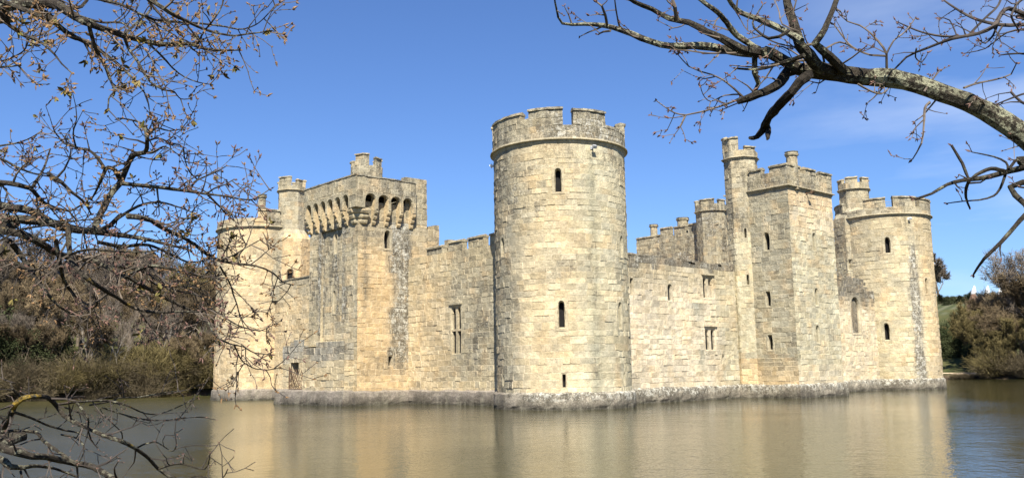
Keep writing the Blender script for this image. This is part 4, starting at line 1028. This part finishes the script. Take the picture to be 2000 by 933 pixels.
def bough(T, pts, D, mb_mat, twm, budm, gap=.11, tl=(.12, .38), bias=(0, 0, 0), leaves=0., start=0., rough=.16, root=None, sub=(2, 4), name='bough', budsz=1., dj=.25):
    """pts: (px, py, radius_px) traced from the photograph at depth D (metres); twigs and buds grow on it"""
    P, Rr = [], []; ph = tr.uniform(0, 6)
    for i, q in enumerate(pts):
        dd = D if not isinstance(D, (list, tuple)) else D[0]+(D[1]-D[0])*i/(len(pts)-1)
        dd += dj*math.sin(ph+i*.8)*(0 if dj == 0 else 1); P.append(dep(q[0], q[1], dd)); Rr.append(max(.0028, q[2]*dd/FPX))
    if root is not None:
        P.insert(0, root[0]); Rr.insert(0, root[1])
    o, r = smooth_path(P, Rr, .045 if max(Rr) < .03 else .06)
    for i in range(len(o)): o[i] = o[i]+Vector((mnoise.noise(o[i]*4), mnoise.noise(o[i]*4+Vector((9, 0, 0))), mnoise.noise(o[i]*4+Vector((0, 9, 0)))))*min(.014, r[i]*.6)
    mb = MB(); tube(mb, o, r, 9 if max(Rr) > .04 else (7 if max(Rr) > .015 else 5), rough)
    ob = mb.build(name, mb_mat, T)
    if gap is None: return ob, o, r
    TW, BU, LF = MB(), MB(), MB(); bias = Vector(bias); acc = 0.; skip = start*len(o)
    sx = _F; vx = _R; vy = _U
    def end(p, d, big=1.):
        for k in range(tr.choice((1, 2, 3, 3))): bud(BU, p, (d+rnd()*.7), tr.choice((.010, .016, .022, .034))*budsz*big, tr.uniform(.0035, .0065)*budsz*big)
        if leaves and tr.random() < leaves:
            for k in range(tr.randrange(4, 9)): leaf(LF, p, (d+rnd()*1.1), tr.uniform(.025, .05), tr.uniform(.006, .012))
    def twig(p, d, L_, r0, lv):
        n = max(2, int(L_/.055)); q = [p]; rr = [r0]
        for k in range(n):
            d = (d+rnd()*.26+bias*.10).normalized(); p = p+d*L_/n; q.append(p.copy()); rr.append(max(.0022, r0*(1-.6*(k+1)/n)))
            if tr.random() < .45: bud(BU, p, d+rnd()*1.0, tr.uniform(.010, .020)*budsz, tr.uniform(.003, .005)*budsz)
        tube(TW, q, rr, 4 if lv == 0 else 3)
        end(p, d)
        if lv < 1 or (lv < 2 and tr.random() < .35):
            for k in range(tr.randint(*sub)):
                j = tr.randrange(1, n+1); s = (vx*tr.gauss(0, 1)+vy*tr.gauss(0, 1)+sx*tr.gauss(0, .5)).normalized()
                twig(q[j], (d*.7+s*.85+bias*.25).normalized(), L_*tr.uniform(.3, .65), rr[j]*.75, lv+1)
    for i in range(1, len(o)):
        acc += (o[i]-o[i-1]).length
        if i < skip: continue
        if acc > gap*tr.uniform(.5, 1.5):
            acc = 0.; t = (o[i]-o[i-1]).normalized(); s = (vx*tr.gauss(0, 1)+vy*tr.gauss(0, 1)+sx*tr.gauss(0, .6)); s = (s-t*s.dot(t)).normalized()
            twig(o[i], (t*tr.uniform(.2, .9)+s*.8+bias*.35).normalized(), tr.uniform(*tl), min(.0068, max(.0034, r[i]*.6)), 0)
    t = (o[-1]-o[max(0, len(o)-3)]).normalized(); end(o[-1], t, 1.3)
    for q, nm, mm in ((TW, 'twigs', twm), (BU, 'buds', budm), (LF, 'leaves', M_LEAF)):
        if q.v: tag(q.build(nm, mm, ob), kind='stuff')
    return ob, o, r
def off_crown(T, base, seed, h, m=None):
    """the rest of the tree above its trunk (limbs and twigs outside the picture)"""
    st = tr.getstate(); tr.seed(seed); t_, c_ = bare_tree(h, .55, 900, .006, .5, .062 if seed == 77 else .088, .12); tr.setstate(st)
    mb = MB(); n0 = len(t_.v); mb.v = [(x+base.x, y+base.y, z+base.z) for x, y, z in t_.v+c_.v]; mb.f = list(t_.f)+[tuple(i+n0 for i in f) for f in c_.f]; mb.c = [(0, 0, 0)]
    return mb.build('crown', m or M_BARK_D, T)

# left oak: stands just outside the picture on the near bank
OL = Vector((37.4, -44.6, 0)); OL.z = height(OL.x, OL.y)
T = thing('oak_tree', OL, 'budding oak whose dark twiggy boughs reach in from the left side over the moat', 'tree')
mb = MB(); tp = [OL+Vector((0, 0, -.3)), OL+Vector((.05, .02, 1.)), OL+Vector((.02, .12, 2.4)), OL+Vector((-.05, .2, 4.)), OL+Vector((.08, .25, 5.8))]
o, r = smooth_path(tp, [.34, .27, .23, .18, .10], .12); tube(mb, o, r, 14, .10); mb.build('trunk', M_BARK_L, T); off_crown(T, o[-1]-Vector((0, 0, .25)), 77, 4.2)
def LR(z, r): return (OL+Vector((.0, .15, z-OL.z)), r)
lk = dict(mb_mat=M_BARK_L, twm=M_TWIG, budm=M_BUD)
A = dict(lk, gap=.085, tl=(.07, .24), bias=(.22, .08, -.05), leaves=.07, budsz=1.15, sub=(1, 3)); D1 = 5.0
top = [
 ([(-60, 38, 13), (0, 18, 11), (60, 6, 10), (105, 8, 9.5), (130, 19, 8.5), (165, 40, 7.5), (200, 55, 6.5), (240, 68, 6), (280, 80, 5.2), (314, 87.5, 4.6), (366, 85, 3.8), (386, 90, 3.2), (417, 98, 2.4), (466, 98, 1.5)], 5.2),
 ([(200, -55, 5), (250, -30, 5), (295, 0, 4.6), (320, 16, 4.4), (350, 34, 4), (375, 46, 3.4), (400, 57, 3), (430, 66, 2.5), (455, 70, 2.1), (480, 67, 1.8), (522, 62, 1)], 4.9),
 ([(270, 25, 2.6), (300, 38, 2.4), (350, 43, 2.2), (395, 46, 2), (440, 52, 1.7), (465, 57, 1.5), (485, 55, 1.3), (505, 45, 1.1), (524, 27, .9), (537, 12, .8)], 5.0),
 ([(174, 48, 4.2), (180, 72, 4), (187, 96, 3.8), (202, 122, 3.4), (212, 145, 3), (218, 162, 2.6), (223, 177, 2), (213, 193, 1.6), (211, 214, 1.2)], 5.1),
 ([(60, 5, 6), (100, 35, 5.5), (120, 55, 5), (150, 75, 4.5), (175, 86, 4), (205, 105, 3), (235, 130, 2.5), (262, 156, 2), (286, 188, 1.4), (292, 218, .9)], 5.4),
 ([(240, 68, 3.6), (250, 95, 3.2), (265, 115, 3), (280, 140, 2.7), (300, 165, 2.2), (325, 177, 1.8), (340, 179, 1.5), (353, 193, 1.1), (373, 193, .8)], 4.8),
 ([(285, 82, 2.6), (305, 100, 2.3), (322, 116, 2), (340, 135, 1.7), (360, 150, 1.4), (385, 160, 1.2), (410, 165, .9)], 5.1),
 ([(-40, 10, 5), (0, 25, 4.5), (20, 50, 4), (45, 70, 3.5), (75, 80, 3), (100, 100, 2.2), (120, 125, 1.6), (140, 143, 1)], 4.7),
 ([(386, 86, 2), (396, 65, 1.8), (420, 36, 1.6), (435, 8, 1.4), (440, -20, 1)], 4.9),
 ([(-30, -10, 6), (30, 12, 5), (75, 30, 4.6), (110, 46, 4), (140, 74, 3), (172, 80, 1.6)], 5.3),
 ([(245, 67, 3), (270, 42, 2.6), (290, 26, 2.2), (305, -10, 1.6)], 5.0),
 ([(120, 18, 4), (160, 14, 3.4), (176, -10, 3)], 5.2),
 ([(-40, 125, 2), (0, 120, 1.8), (25, 112, 1.6), (50, 95, 1.3), (60, 62, 1)], 4.9),
 ([(150, 30, 3), (200, 44, 2.4), (240, 46, 2), (262, 70, 1.5), (300, 120, 1)], 5.4),
 ([(-40, -20, 4), (60, -8, 4), (150, -8, 3.6), (230, 8, 3), (280, 32, 2), (330, 62, 1.4), (350, 75, 1)], 5.5),
 ([(-30, 130, 3), (0, 131, 2.4), (20, 130, 1.8), (36, 128, 1.2)], 4.6),
]
for i, (pts, D) in enumerate(top): bough(T, pts, D, root=LR(3.9, .10) if i == 0 else None, **A)
B = dict(mb_mat=M_BARK_L, budm=M_BUD, twm=M_TWIGD, gap=.085, tl=(.07, .22), bias=(.18, .05, .05), leaves=.02, budsz=.95, sub=(2, 3))
midd = [
 ([(-80, 395, 10), (0, 402, 8.5), (30, 408, 8), (70, 415, 7.5), (105, 438, 7), (140, 447, 6.5), (175, 450, 7), (215, 455, 5.5), (260, 463, 4.5), (300, 470, 3.6), (340, 480, 2.8), (375, 490, 1.8)], 5.4),
 ([(-80, 425, 12), (0, 428, 10), (60, 428, 9), (85, 432, 8.5), (115, 440, 7.5), (150, 446, 7), (185, 452, 6), (215, 440, 5), (235, 420, 4)], 5.7),
 ([(-60, 357, 6), (0, 358, 5), (35, 360, 4.6), (60, 368, 4.2), (85, 394, 3.6), (110, 406, 3), (135, 412, 2.2), (165, 396, 1.4)], 5.1),
 ([(180, 452, 7), (195, 425, 6.5), (215, 380, 6), (236, 356, 6), (248, 330, 5.5), (262, 303, 5), (284, 297, 4.5), (288, 272, 4), (285, 252, 3), (270, 238, 2), (235, 231, 1.1)], 5.2),
 ([(284, 297, 3.4), (300, 297, 2.6), (322, 286, 1.6), (345, 300, 1)], 5.2),
 ([(286, 262, 2.6), (305, 250, 1.9), (330, 255, 1.4), (358, 252, 1)], 5.1),
 ([(288, 275, 2.4), (310, 270, 1.8), (335, 280, 1.3), (352, 283, 1)], 5.3),
 ([(237, 354, 5), (225, 333, 4.4), (207, 329, 4), (200, 345, 3.4), (190, 368, 2.4), (180, 386, 1.5)], 5.3),
 ([(205, 328, 3.6), (190, 308, 3.2), (170, 293, 2.8), (150, 288, 2.4), (125, 280, 2), (110, 262, 1.5), (103, 248, .9)], 5.3),
 ([(148, 285, 2), (143, 262, 1.6), (147, 242, 1.2), (150, 230, .8)], 5.2),
 ([(236, 358, 4.6), (280, 362, 4.2), (320, 367, 3.8), (365, 372, 3.2), (400, 378, 2.6), (430, 382, 2.1), (465, 388, 1.7), (490, 390, 1.4), (507, 383, 1.1), (526, 370, .8)], 5.0),
 ([(405, 380, 2.4), (425, 400, 1.8), (445, 420, 1.3), (457, 430, .9)], 4.9),
 ([(370, 373, 2.4), (380, 355, 2), (400, 345, 1.6), (425, 334, 1.2), (442, 324, .8)], 5.1),
 ([(385, 350, 1.8), (370, 335, 1.5), (362, 315, 1.2), (357, 288, .8)], 5.1),
 ([(405, 378, 1.9), (418, 368, 1.6), (440, 360, 1.2), (457, 350, .8)], 4.9),
 ([(95, 340, 5), (120, 355, 4), (140, 375, 3.2), (165, 395, 2.4), (178, 418, 1.4)], 4.9),
 ([(-30, 290, 2.4), (0, 285, 2), (30, 280, 1.7), (55, 272, 1.3), (82, 255, .9)], 4.8),
 ([(-40, 305, 3), (0, 310, 2.6), (40, 330, 2.2), (70, 340, 1.8), (100, 345, 1.3)], 5.0),
 ([(60, 370, 3), (85, 330, 2.4), (95, 300, 1.8), (98, 290, 1.2)], 5.0),
 ([(250, 422, 6), (275, 425, 5.4), (295, 430, 5), (320, 445, 4.4), (350, 460, 4), (380, 478, 3.6), (405, 497, 3.2), (430, 509, 2.8), (465, 515, 2.4), (500, 519, 2), (532, 532, 1.5), (552, 550, 1.1), (572, 556, .8)], 5.0),
 ([(465, 514, 2), (468, 496, 1.7), (480, 479, 1.3), (470, 465, 1), (456, 458, .8)], 4.9),
 ([(-60, 445, 9), (0, 450, 7.5), (40, 456, 7.5), (75, 475, 7), (105, 490, 6.5), (130, 500, 6), (170, 508, 5.5), (210, 520, 5), (240, 537, 4), (265, 560, 3.4), (290, 580, 2.6), (312, 597, 1.6)], 5.6),
 ([(132, 440, 5.5), (137, 490, 5), (143, 515, 5), (165, 540, 4.6), (195, 560, 4.2), (220, 575, 3.8), (245, 592, 3.4), (275, 605, 3), (310, 610, 2.5), (350, 608, 2.2), (390, 608, 1.7), (422, 598, 1.1)], 4.7),
 ([(-40, 520, 5), (0, 495, 5), (14, 468, 5), (30, 485, 5.5), (50, 512, 5), (65, 535, 4.6), (80, 555, 4), (95, 575, 3.4), (112, 595, 2.6), (140, 612, 2), (170, 625, 1.4), (203, 636, .9)], 5.1),
 ([(108, 468, 4.4), (118, 515, 4), (125, 545, 3.6), (140, 570, 2.8), (160, 588, 2), (180, 600, 1.2)], 5.3),
 ([(255, 535, 3.4), (279, 524, 3.4), (301, 519, 3.2), (330, 524, 3), (375, 533, 2.4), (392, 541, 1.8), (418, 520, 1.1)], 4.8),
 ([(245, 538, 4), (268, 552, 3.6), (290, 565, 3.4), (330, 585, 3), (360, 600, 2.8), (400, 622, 2.4), (415, 646, 2.1), (430, 662, 1.9), (450, 671, 1.6), (475, 676, 1.3), (496, 688, 1.1), (524, 691, .8)], 4.8),
 ([(405, 600, 2.2), (433, 615, 2), (456, 630, 1.7), (481, 640, 1.4), (507, 646, 1.1), (531, 635, .8)], 4.9),
 ([(430, 520, 2), (448, 552, 1.8), (455, 572, 1.7), (462, 592, 1.5), (472, 623, 1.2), (495, 650, .8)], 5.0),
 ([(458, 672, 1.4), (470, 700, 1.3), (485, 713, 1.2), (500, 720, 1.1), (520, 722, 1), (546, 717, .8)], 4.9),
 ([(262, 588, 2.2), (280, 620, 1.8), (300, 645, 1.3), (322, 662, .9)], 5.1),
 ([(290, 545, 2), (310, 558, 1.8), (350, 560, 1.6), (390, 556, 1.3), (421, 540, .9)], 4.7),
 ([(120, 505, 3), (150, 492, 2.6), (180, 486, 2.4), (230, 491, 2), (300, 490, 1.6), (342, 478, 1)], 4.6),
 ([(0, 470, 2.6), (40, 448, 2.2), (90, 440, 2), (150, 430, 1.6), (200, 428, 1)], 4.5),
 ([(100, 520, 2.2), (60, 527, 1.8), (28, 512, 1.4), (8, 508, 1)], 4.9),
 ([(210, 520, 3.6), (250, 522, 3), (300, 540, 2.4), (340, 565, 1.8), (380, 575, 1.2), (420, 588, .8)], 5.3),
 ([(190, 470, 4), (240, 480, 3.6), (290, 478, 3), (340, 500, 2.4), (370, 512, 1.8), (405, 508, 1.1)], 5.5),
 ([(225, 430, 3.4), (270, 402, 2.8), (310, 395, 2.2), (350, 405, 1.6), (385, 420, 1)], 5.4),
 ([(160, 545, 2.4), (190, 590, 2), (175, 610, 1.6), (190, 640, 1)], 4.9),
 ([(430, 510, 1.8), (455, 498, 1.4), (490, 478, 1.1), (508, 468, .8)], 4.8),
]
for i, (pts, D) in enumerate(midd): bough(T, pts, D, root=LR(3.0, .13) if i == 1 else (LR(2.6, .1) if i == 21 else None), **(B if i % 2 else dict(B, twm=M_TWIG, budm=M_BUDR)))
lk = dict(mb_mat=M_BARK_L)
C_ = dict(lk, gap=.15, tl=(.08, .24), bias=(.15, .1, 0), leaves=0, budsz=.45, sub=(1, 2), twm=M_TWIGD, budm=M_BUDR)
low = [
 ([(-70, 880, 9), (0, 838, 7.5), (15, 815, 6.5), (30, 790, 5.8), (45, 777, 5.2), (75, 773, 4.8), (95, 776, 4.5), (110, 790, 4.4), (125, 810, 4.4), (140, 820, 4.6), (170, 835, 4.2), (200, 850, 4), (235, 862, 4), (265, 875, 3.6), (290, 895, 3.4), (310, 915, 3), (345, 940, 2.6)], 4.9),
 ([(-60, 868, 10), (0, 873, 8), (30, 880, 7.5), (60, 890, 7), (90, 893, 6.5), (125, 900, 6), (150, 904, 6), (175, 909, 6), (200, 920, 6), (235, 942, 5)], 4.6),
 ([(-50, 880, 7), (0, 897, 6.5), (20, 911, 6), (45, 913, 4.5), (70, 909, 3.4), (110, 915, 2.6), (150, 930, 2)], 4.7),
 ([(-40, 840, 4.6), (0, 843, 4.2), (30, 840, 3.8), (70, 843, 3.4), (82, 856, 3.4), (100, 872, 3.4), (125, 890, 3.4), (150, 905, 3)], 4.8),
 ([(22, 803, 3), (60, 815, 2.6), (95, 830, 2.2), (130, 840, 1.9), (155, 845, 1.6), (178, 856, 1)], 4.9),
 ([(106, 790, 2.8), (140, 785, 2.6), (180, 782, 2.4), (215, 782, 2.2), (250, 792, 1.9), (280, 805, 1.6), (310, 808, 1.3), (345, 795, 1.1), (387, 777, .8)], 5.0),
 ([(150, 786, 2.4), (172, 815, 2), (172, 840, 1.7), (180, 860, 1.4), (189, 873, 1)], 4.9),
 ([(175, 790, 1.8), (215, 783, 1.6), (235, 776, 1.4), (270, 775, 1.3), (320, 766, 1.1), (356, 762, .8)], 5.1),
 ([(200, 795, 1.8), (240, 808, 1.6), (275, 817, 1.4), (320, 820, 1.1), (360, 815, .8)], 5.0),
 ([(40, 776, 2.6), (25, 760, 2), (20, 748, 1.4), (30, 747, .9)], 4.9),
 ([(265, 875, 2), (300, 862, 1.6), (335, 880, 1.2), (345, 868, .9)], 4.9),
 ([(310, 915, 2), (350, 905, 1.6), (400, 915, 1.2), (410, 885, .8)], 4.9),
 ([(40, 915, 2.6), (45, 940, 2.4)], 4.7), ([(350, 940, 2), (385, 928, 1.6), (430, 935, 1.2), (445, 915, .8)], 4.9),
 ([(120, 848, 2), (150, 855, 1.7), (165, 875, 1.4), (152, 905, 1)], 4.9),
 ([(240, 862, 1.4), (238, 845, 1.2), (222, 828, 1)], 4.9),
]
for i, (pts, D) in enumerate(low): bough(T, pts, D, root=LR(1.7, .1) if i in (0, 1) else None, **C_)

# right oak: the thick lichened bough
OR = Vector((44.2, -37.4, 0)); OR.z = height(OR.x, OR.y)
T = thing('oak_tree', OR, 'leafless oak whose thick lichened bough reaches in from the right', 'tree')
mb = MB(); tp = [OR+Vector((0, 0, -.3)), OR+Vector((-.05, 0, .8)), OR+Vector((-.1, -.05, 1.8)), OR+Vector((-.05, .0, 3.4)), OR+Vector((.05, .1, 5.6))]
o, r = smooth_path(tp, [.40, .32, .29, .24, .15], .12); tube(mb, o, r, 16, .10); mb.build('trunk', M_BARK_R, T); off_crown(T, o[-1]-Vector((0, 0, .25)), 78, 4.2)
rk = dict(twm=M_TWIG, budm=M_BUDR, leaves=0, dj=.15)
E_ = dict(rk, mb_mat=M_BARK_R, gap=.28, tl=(.08, .24), bias=(-.1, -.1, .12), sub=(0, 2))
def RRt(z, r): return (OR+Vector((-.1, 0, z-OR.z)), r)
Dm = 5.6
bough(T, [(2120, 345, 29), (2060, 306, 26), (2000, 264, 23), (1960, 238, 20.5), (1930, 217, 19), (1890, 197, 18.5), (1840, 182, 17.5), (1790, 168, 17.5), (1740, 153, 19), (1700, 152, 18)], Dm, M_BARK_P, M_TWIG, M_BUDR, gap=.30, tl=(.10, .26), bias=(-.1, 0, .1), sub=(1, 2), root=RRt(2.6, .2), rough=.13, dj=0)
bough(T, [(1712, 152, 17), (1690, 150, 17), (1660, 145, 17), (1620, 141, 17), (1585, 138, 15), (1560, 136, 13), (1530, 120, 11), (1505, 106, 11), (1490, 100, 10)], Dm, gap=.30, tl=(.1, .3), mb_mat=M_BARK_R, rough=.14, twm=M_TWIG, budm=M_BUDR, dj=0)
right = [
 ([(1500, 103, 11), (1475, 103, 10), (1450, 102, 9.5), (1410, 96, 8.5), (1370, 91, 7.5), (1330, 91, 7), (1290, 87, 6.5), (1250, 75, 6), (1215, 60, 5.6), (1180, 50, 4.6), (1140, 47, 3.6), (1098, 46, 2.6), (1087, 20, 2), (1083, -5, 1.6)], Dm, M_BARK_P),
 ([(1490, 104, 10), (1460, 100, 9.5), (1440, 95, 9), (1410, 77, 8), (1380, 62, 7), (1345, 45, 6), (1310, 36, 5.4), (1275, 17, 4.8), (1240, 3, 4.2), (1215, -15, 4)], 5.55, M_BARK_R),
 ([(1632, 142, 13), (1600, 132, 12), (1580, 108, 11.5), (1564, 90, 11), (1554, 56, 9), (1545, 30, 8.5), (1536, 5, 8), (1532, -30, 8)], 5.5, M_BARK_R),
 ([(1566, 80, 8), (1540, 66, 7), (1510, 52, 6.4), (1480, 38, 5.6), (1450, 26, 5), (1430, 8, 4.4), (1415, -20, 4)], 5.4, M_BARK_P),
 ([(1482, 97, 7), (1462, 84, 6.5), (1440, 68, 6), (1420, 45, 5.4), (1400, 25, 5), (1380, 10, 4.6), (1355, -10, 4)], 5.7, M_BARK_P),
 ([(1650, 136, 10), (1620, 108, 9), (1592, 84, 8), (1605, 66, 6.5), (1618, 42, 5.5), (1628, 15, 5), (1640, -20, 4.6)], 5.45, M_BARK_R),
 ([(1585, 140, 12), (1560, 136, 11), (1537, 141, 10.5), (1522, 160, 10), (1492, 180, 9), (1462, 193, 8), (1440, 200, 6)], 5.5, M_BARK_D),
 ([(1474, 102, 6), (1473, 140, 5.4), (1481, 162, 4.6), (1470, 182, 3.2)], 5.75, M_BARK_P),
 ([(1570, 108, 5), (1545, 118, 4.4), (1510, 128, 3.4), (1480, 135, 2.8), (1440, 134, 2)], 5.4, M_BARK_R),
 ([(1540, 60, 4), (1520, 72, 3.4), (1500, 75, 3.2), (1480, 62, 2.6), (1470, 45, 1.8), (1490, 10, 1.2)], 5.3, M_BARK_R),
]
for pts, D, bm in right: bough(T, pts, D, **dict(E_, mb_mat=bm))
fine = [
 [(1445, 192, 2.6), (1420, 203, 2.2), (1390, 213, 2), (1365, 220, 1.8), (1340, 225, 1.6), (1318, 221, 1.4), (1300, 210, 1.1), (1282, 197, .9)], [(1338, 225, 1.4), (1332, 240, 1.1), (1326, 250, .9)], [(1340, 226, 1.3), (1320, 230, 1), (1307, 231, .8)],
 [(1450, 189, 2.4), (1432, 172, 2), (1410, 155, 1.8), (1390, 146, 1.6), (1368, 140, 1.4), (1345, 130, 1.2), (1325, 108, .9)], [(1395, 150, 1.4), (1375, 154, 1.1), (1368, 152, .9)],
 [(1445, 184, 1.7), (1415, 186, 1.4), (1388, 198, 1.2), (1373, 185, .9), (1368, 168, .8)], [(1450, 198, 1.6), (1432, 205, 1.2), (1412, 214, .9)],
 [(1574, 118, 2.4), (1540, 122, 2), (1500, 130, 1.8), (1460, 131, 1.5), (1430, 128, 1)], [(1815, 201, 3), (1806, 212, 2.6), (1804, 245, 2.1), (1800, 280, 1.8), (1783, 311, 1.2)],
 [(1732, 134, 2.6), (1731, 105, 2.4), (1705, 70, 1.9), (1680, 50, 1.6), (1655, 42, 1.3), (1635, 22, 1)], [(1731, 106, 2), (1745, 80, 1.7), (1768, 62, 1.4), (1788, 36, 1)],
 [(1730, 110, 2.2), (1700, 108, 2), (1665, 92, 1.8), (1645, 70, 1.6), (1630, 50, 1.2)], [(1604, 90, 2.6), (1612, 130, 2.2), (1612, 155, 1.9), (1600, 163, 1.5), (1580, 158, 1)],
 [(1675, 165, 2.2), (1700, 178, 2), (1722, 183, 1.6), (1736, 172, 1.2)], [(1805, 180, 2), (1820, 158, 1.8), (1835, 139, 1.2)], [(1883, 172, 2.4), (1910, 162, 2), (1945, 155, 1.8), (1975, 145, 1.5), (1985, 125, 1.1)],
 [(1640, 128, 2), (1665, 112, 1.7), (1690, 92, 1.2)], [(1455, 103, 2.2), (1420, 105, 2), (1380, 104, 1.8), (1345, 99, 1.6), (1312, 98, 1)],
 [(1213, 62, 2), (1208, 45, 1.8), (1203, 20, 1.6), (1200, -5, 1.3)], [(1185, 50, 3), (1182, 30, 2.8), (1175, 12, 2.2), (1166, 5, 1.6)], [(1192, 60, 2.6), (1178, 62, 2), (1168, 68, 1.4)], [(1322, 40, 4), (1318, 15, 3.6), (1310, -10, 3.2)],
 [(1370, 58, 1.8), (1350, 42, 1.6), (1330, 52, 1.2), (1310, 56, 1)], [(1612, 96, 2.2), (1640, 82, 1.8), (1670, 95, 1.5)], [(1560, 62, 2), (1528, 48, 1.7), (1522, 25, 1.3), (1510, -5, 1)],
 [(1575, 128, 2), (1560, 108, 1.7), (1530, 92, 1.4), (1505, 88, 1.1)], [(1590, 85, 2.2), (1560, 92, 1.9), (1520, 86, 1.6), (1490, 72, 1.4), (1460, 60, 1.2), (1442, 30, .9)],
]
for pts in fine: bough(T, pts, 5.5, **dict(E_, gap=.11, tl=(.05, .16), mb_mat=M_TWIG, name='side_branch', sub=(0, 2)))
bough(T, [(1580, 146, 10), (1560, 160, 10), (1545, 180, 9.5), (1522, 205, 9), (1502, 230, 8.5), (1490, 254, 7.5), (1478, 266, 5), (1465, 269, 3)], 5.4, M_BARK_D, M_TWIG, M_BUDR, gap=None, rough=.2)
bough(T, [(1494, 240, 6), (1500, 254, 6.5), (1501, 264, 5), (1499, 272, 3)], 5.4, M_BARK_D, M_TWIG, M_BUDR, gap=None, rough=.25)
dk = dict(rk, mb_mat=M_TWIGD, gap=.16, tl=(.08, .22), bias=(-.1, -.1, 0), sub=(1, 2), twm=M_TWIGD)
far = [
 ([(2080, 40, 5), (2005, 28, 4.6), (1970, 17, 4.2), (1955, 28, 4), (1942, 52, 3.8), (1910, 66, 3.4), (1860, 76, 3), (1810, 95, 2.5), (1770, 112, 2), (1745, 138, 1.6)], 6.2),
 ([(2080, 52, 4.6), (2005, 50, 4), (1960, 50, 3.6), (1910, 40, 3), (1880, 26, 2.4), (1845, 2, 1.6)], 6.3),
 ([(1950, 46, 3), (1905, 68, 2.8), (1870, 72, 2.5), (1830, 70, 2.2), (1790, 60, 1.7), (1750, 42, 1)], 6.2),
 ([(1890, 72, 2.6), (1925, 35, 2.4), (1950, 10, 2.2), (1960, -20, 2)], 6.3), ([(1950, 45, 2.4), (1940, 70, 2), (1925, 85, 1.5), (1915, 80, 1)], 6.1), ([(2060, 60, 2.6), (1985, 60, 2.2), (1955, 72, 1.6), (1925, 95, 1.2), (1882, 105, .9)], 6.4),
 ([(1870, 75, 1.6), (1855, 40, 1.3), (1835, 35, 1)], 6.2), ([(1790, 95, 1.7), (1788, 112, 1.5), (1800, 122, 1.2), (1812, 105, .9)], 6.1), ([(2040, 110, 2.4), (1990, 105, 2), (1955, 108, 1.2)], 6.2), ([(2040, 175, 2.4), (1995, 185, 2), (1950, 202, 1.4)], 6.0), ([(2030, 215, 3), (1995, 200, 3), (1975, 180, 2.4)], 5.9),
 ([(2020, -15, 3), (1985, 8, 2.6), (1975, 30, 2.2), (1990, 60, 1.6)], 6.1),
 ([(2090, 305, 8), (2010, 325, 6.5), (1970, 336, 5.5), (1930, 345, 4.8), (1895, 350, 4.2), (1850, 361, 3.4), (1820, 378, 2.8), (1785, 388, 1.8)], 5.2),
 ([(1960, 334, 4.4), (1935, 329, 4), (1905, 342, 3.6), (1893, 352, 3.4), (1880, 318, 3.2), (1859, 284, 2.6)], 5.15),
 ([(1893, 353, 3.4), (1888, 365, 3.2), (1887, 385, 2.6), (1895, 406, 1.8)], 5.2), ([(1965, 338, 3), (1955, 365, 2.6), (1940, 383, 2.2), (1912, 391, 1.8), (1880, 393, 1.4), (1850, 397, 1)], 5.25),
 ([(1968, 332, 2.6), (1965, 318, 2.2), (1940, 306, 1.7), (1898, 297, 1)], 5.2), ([(1893, 358, 2.2), (1915, 356, 1.8), (1930, 345, 1.3)], 5.15), ([(1970, 330, 3), (1985, 312, 3), (1995, 325, 2.6)], 5.2),
 ([(2080, 360, 6), (2010, 412, 5), (1985, 440, 4.4), (1955, 474, 3.8), (1922, 505, 3), (1902, 536, 1.8)], 4.9),
 ([(2060, 372, 3), (1998, 366, 2), (1990, 364, 1.2)], 5.0),
]
for i, (pts, D) in enumerate(far): bough(T, pts, D, **dict(dk, mb_mat=M_BARK_R if i > 11 else M_TWIGD, gap=.5 if i > 11 else .16, tl=(.03, .08) if i > 11 else (.08, .2), sub=(0, 1) if i > 11 else (1, 2), root=RRt(3.2, .08) if i in (0, 12) else (RRt(2.4, .07) if i == 19 else None)))
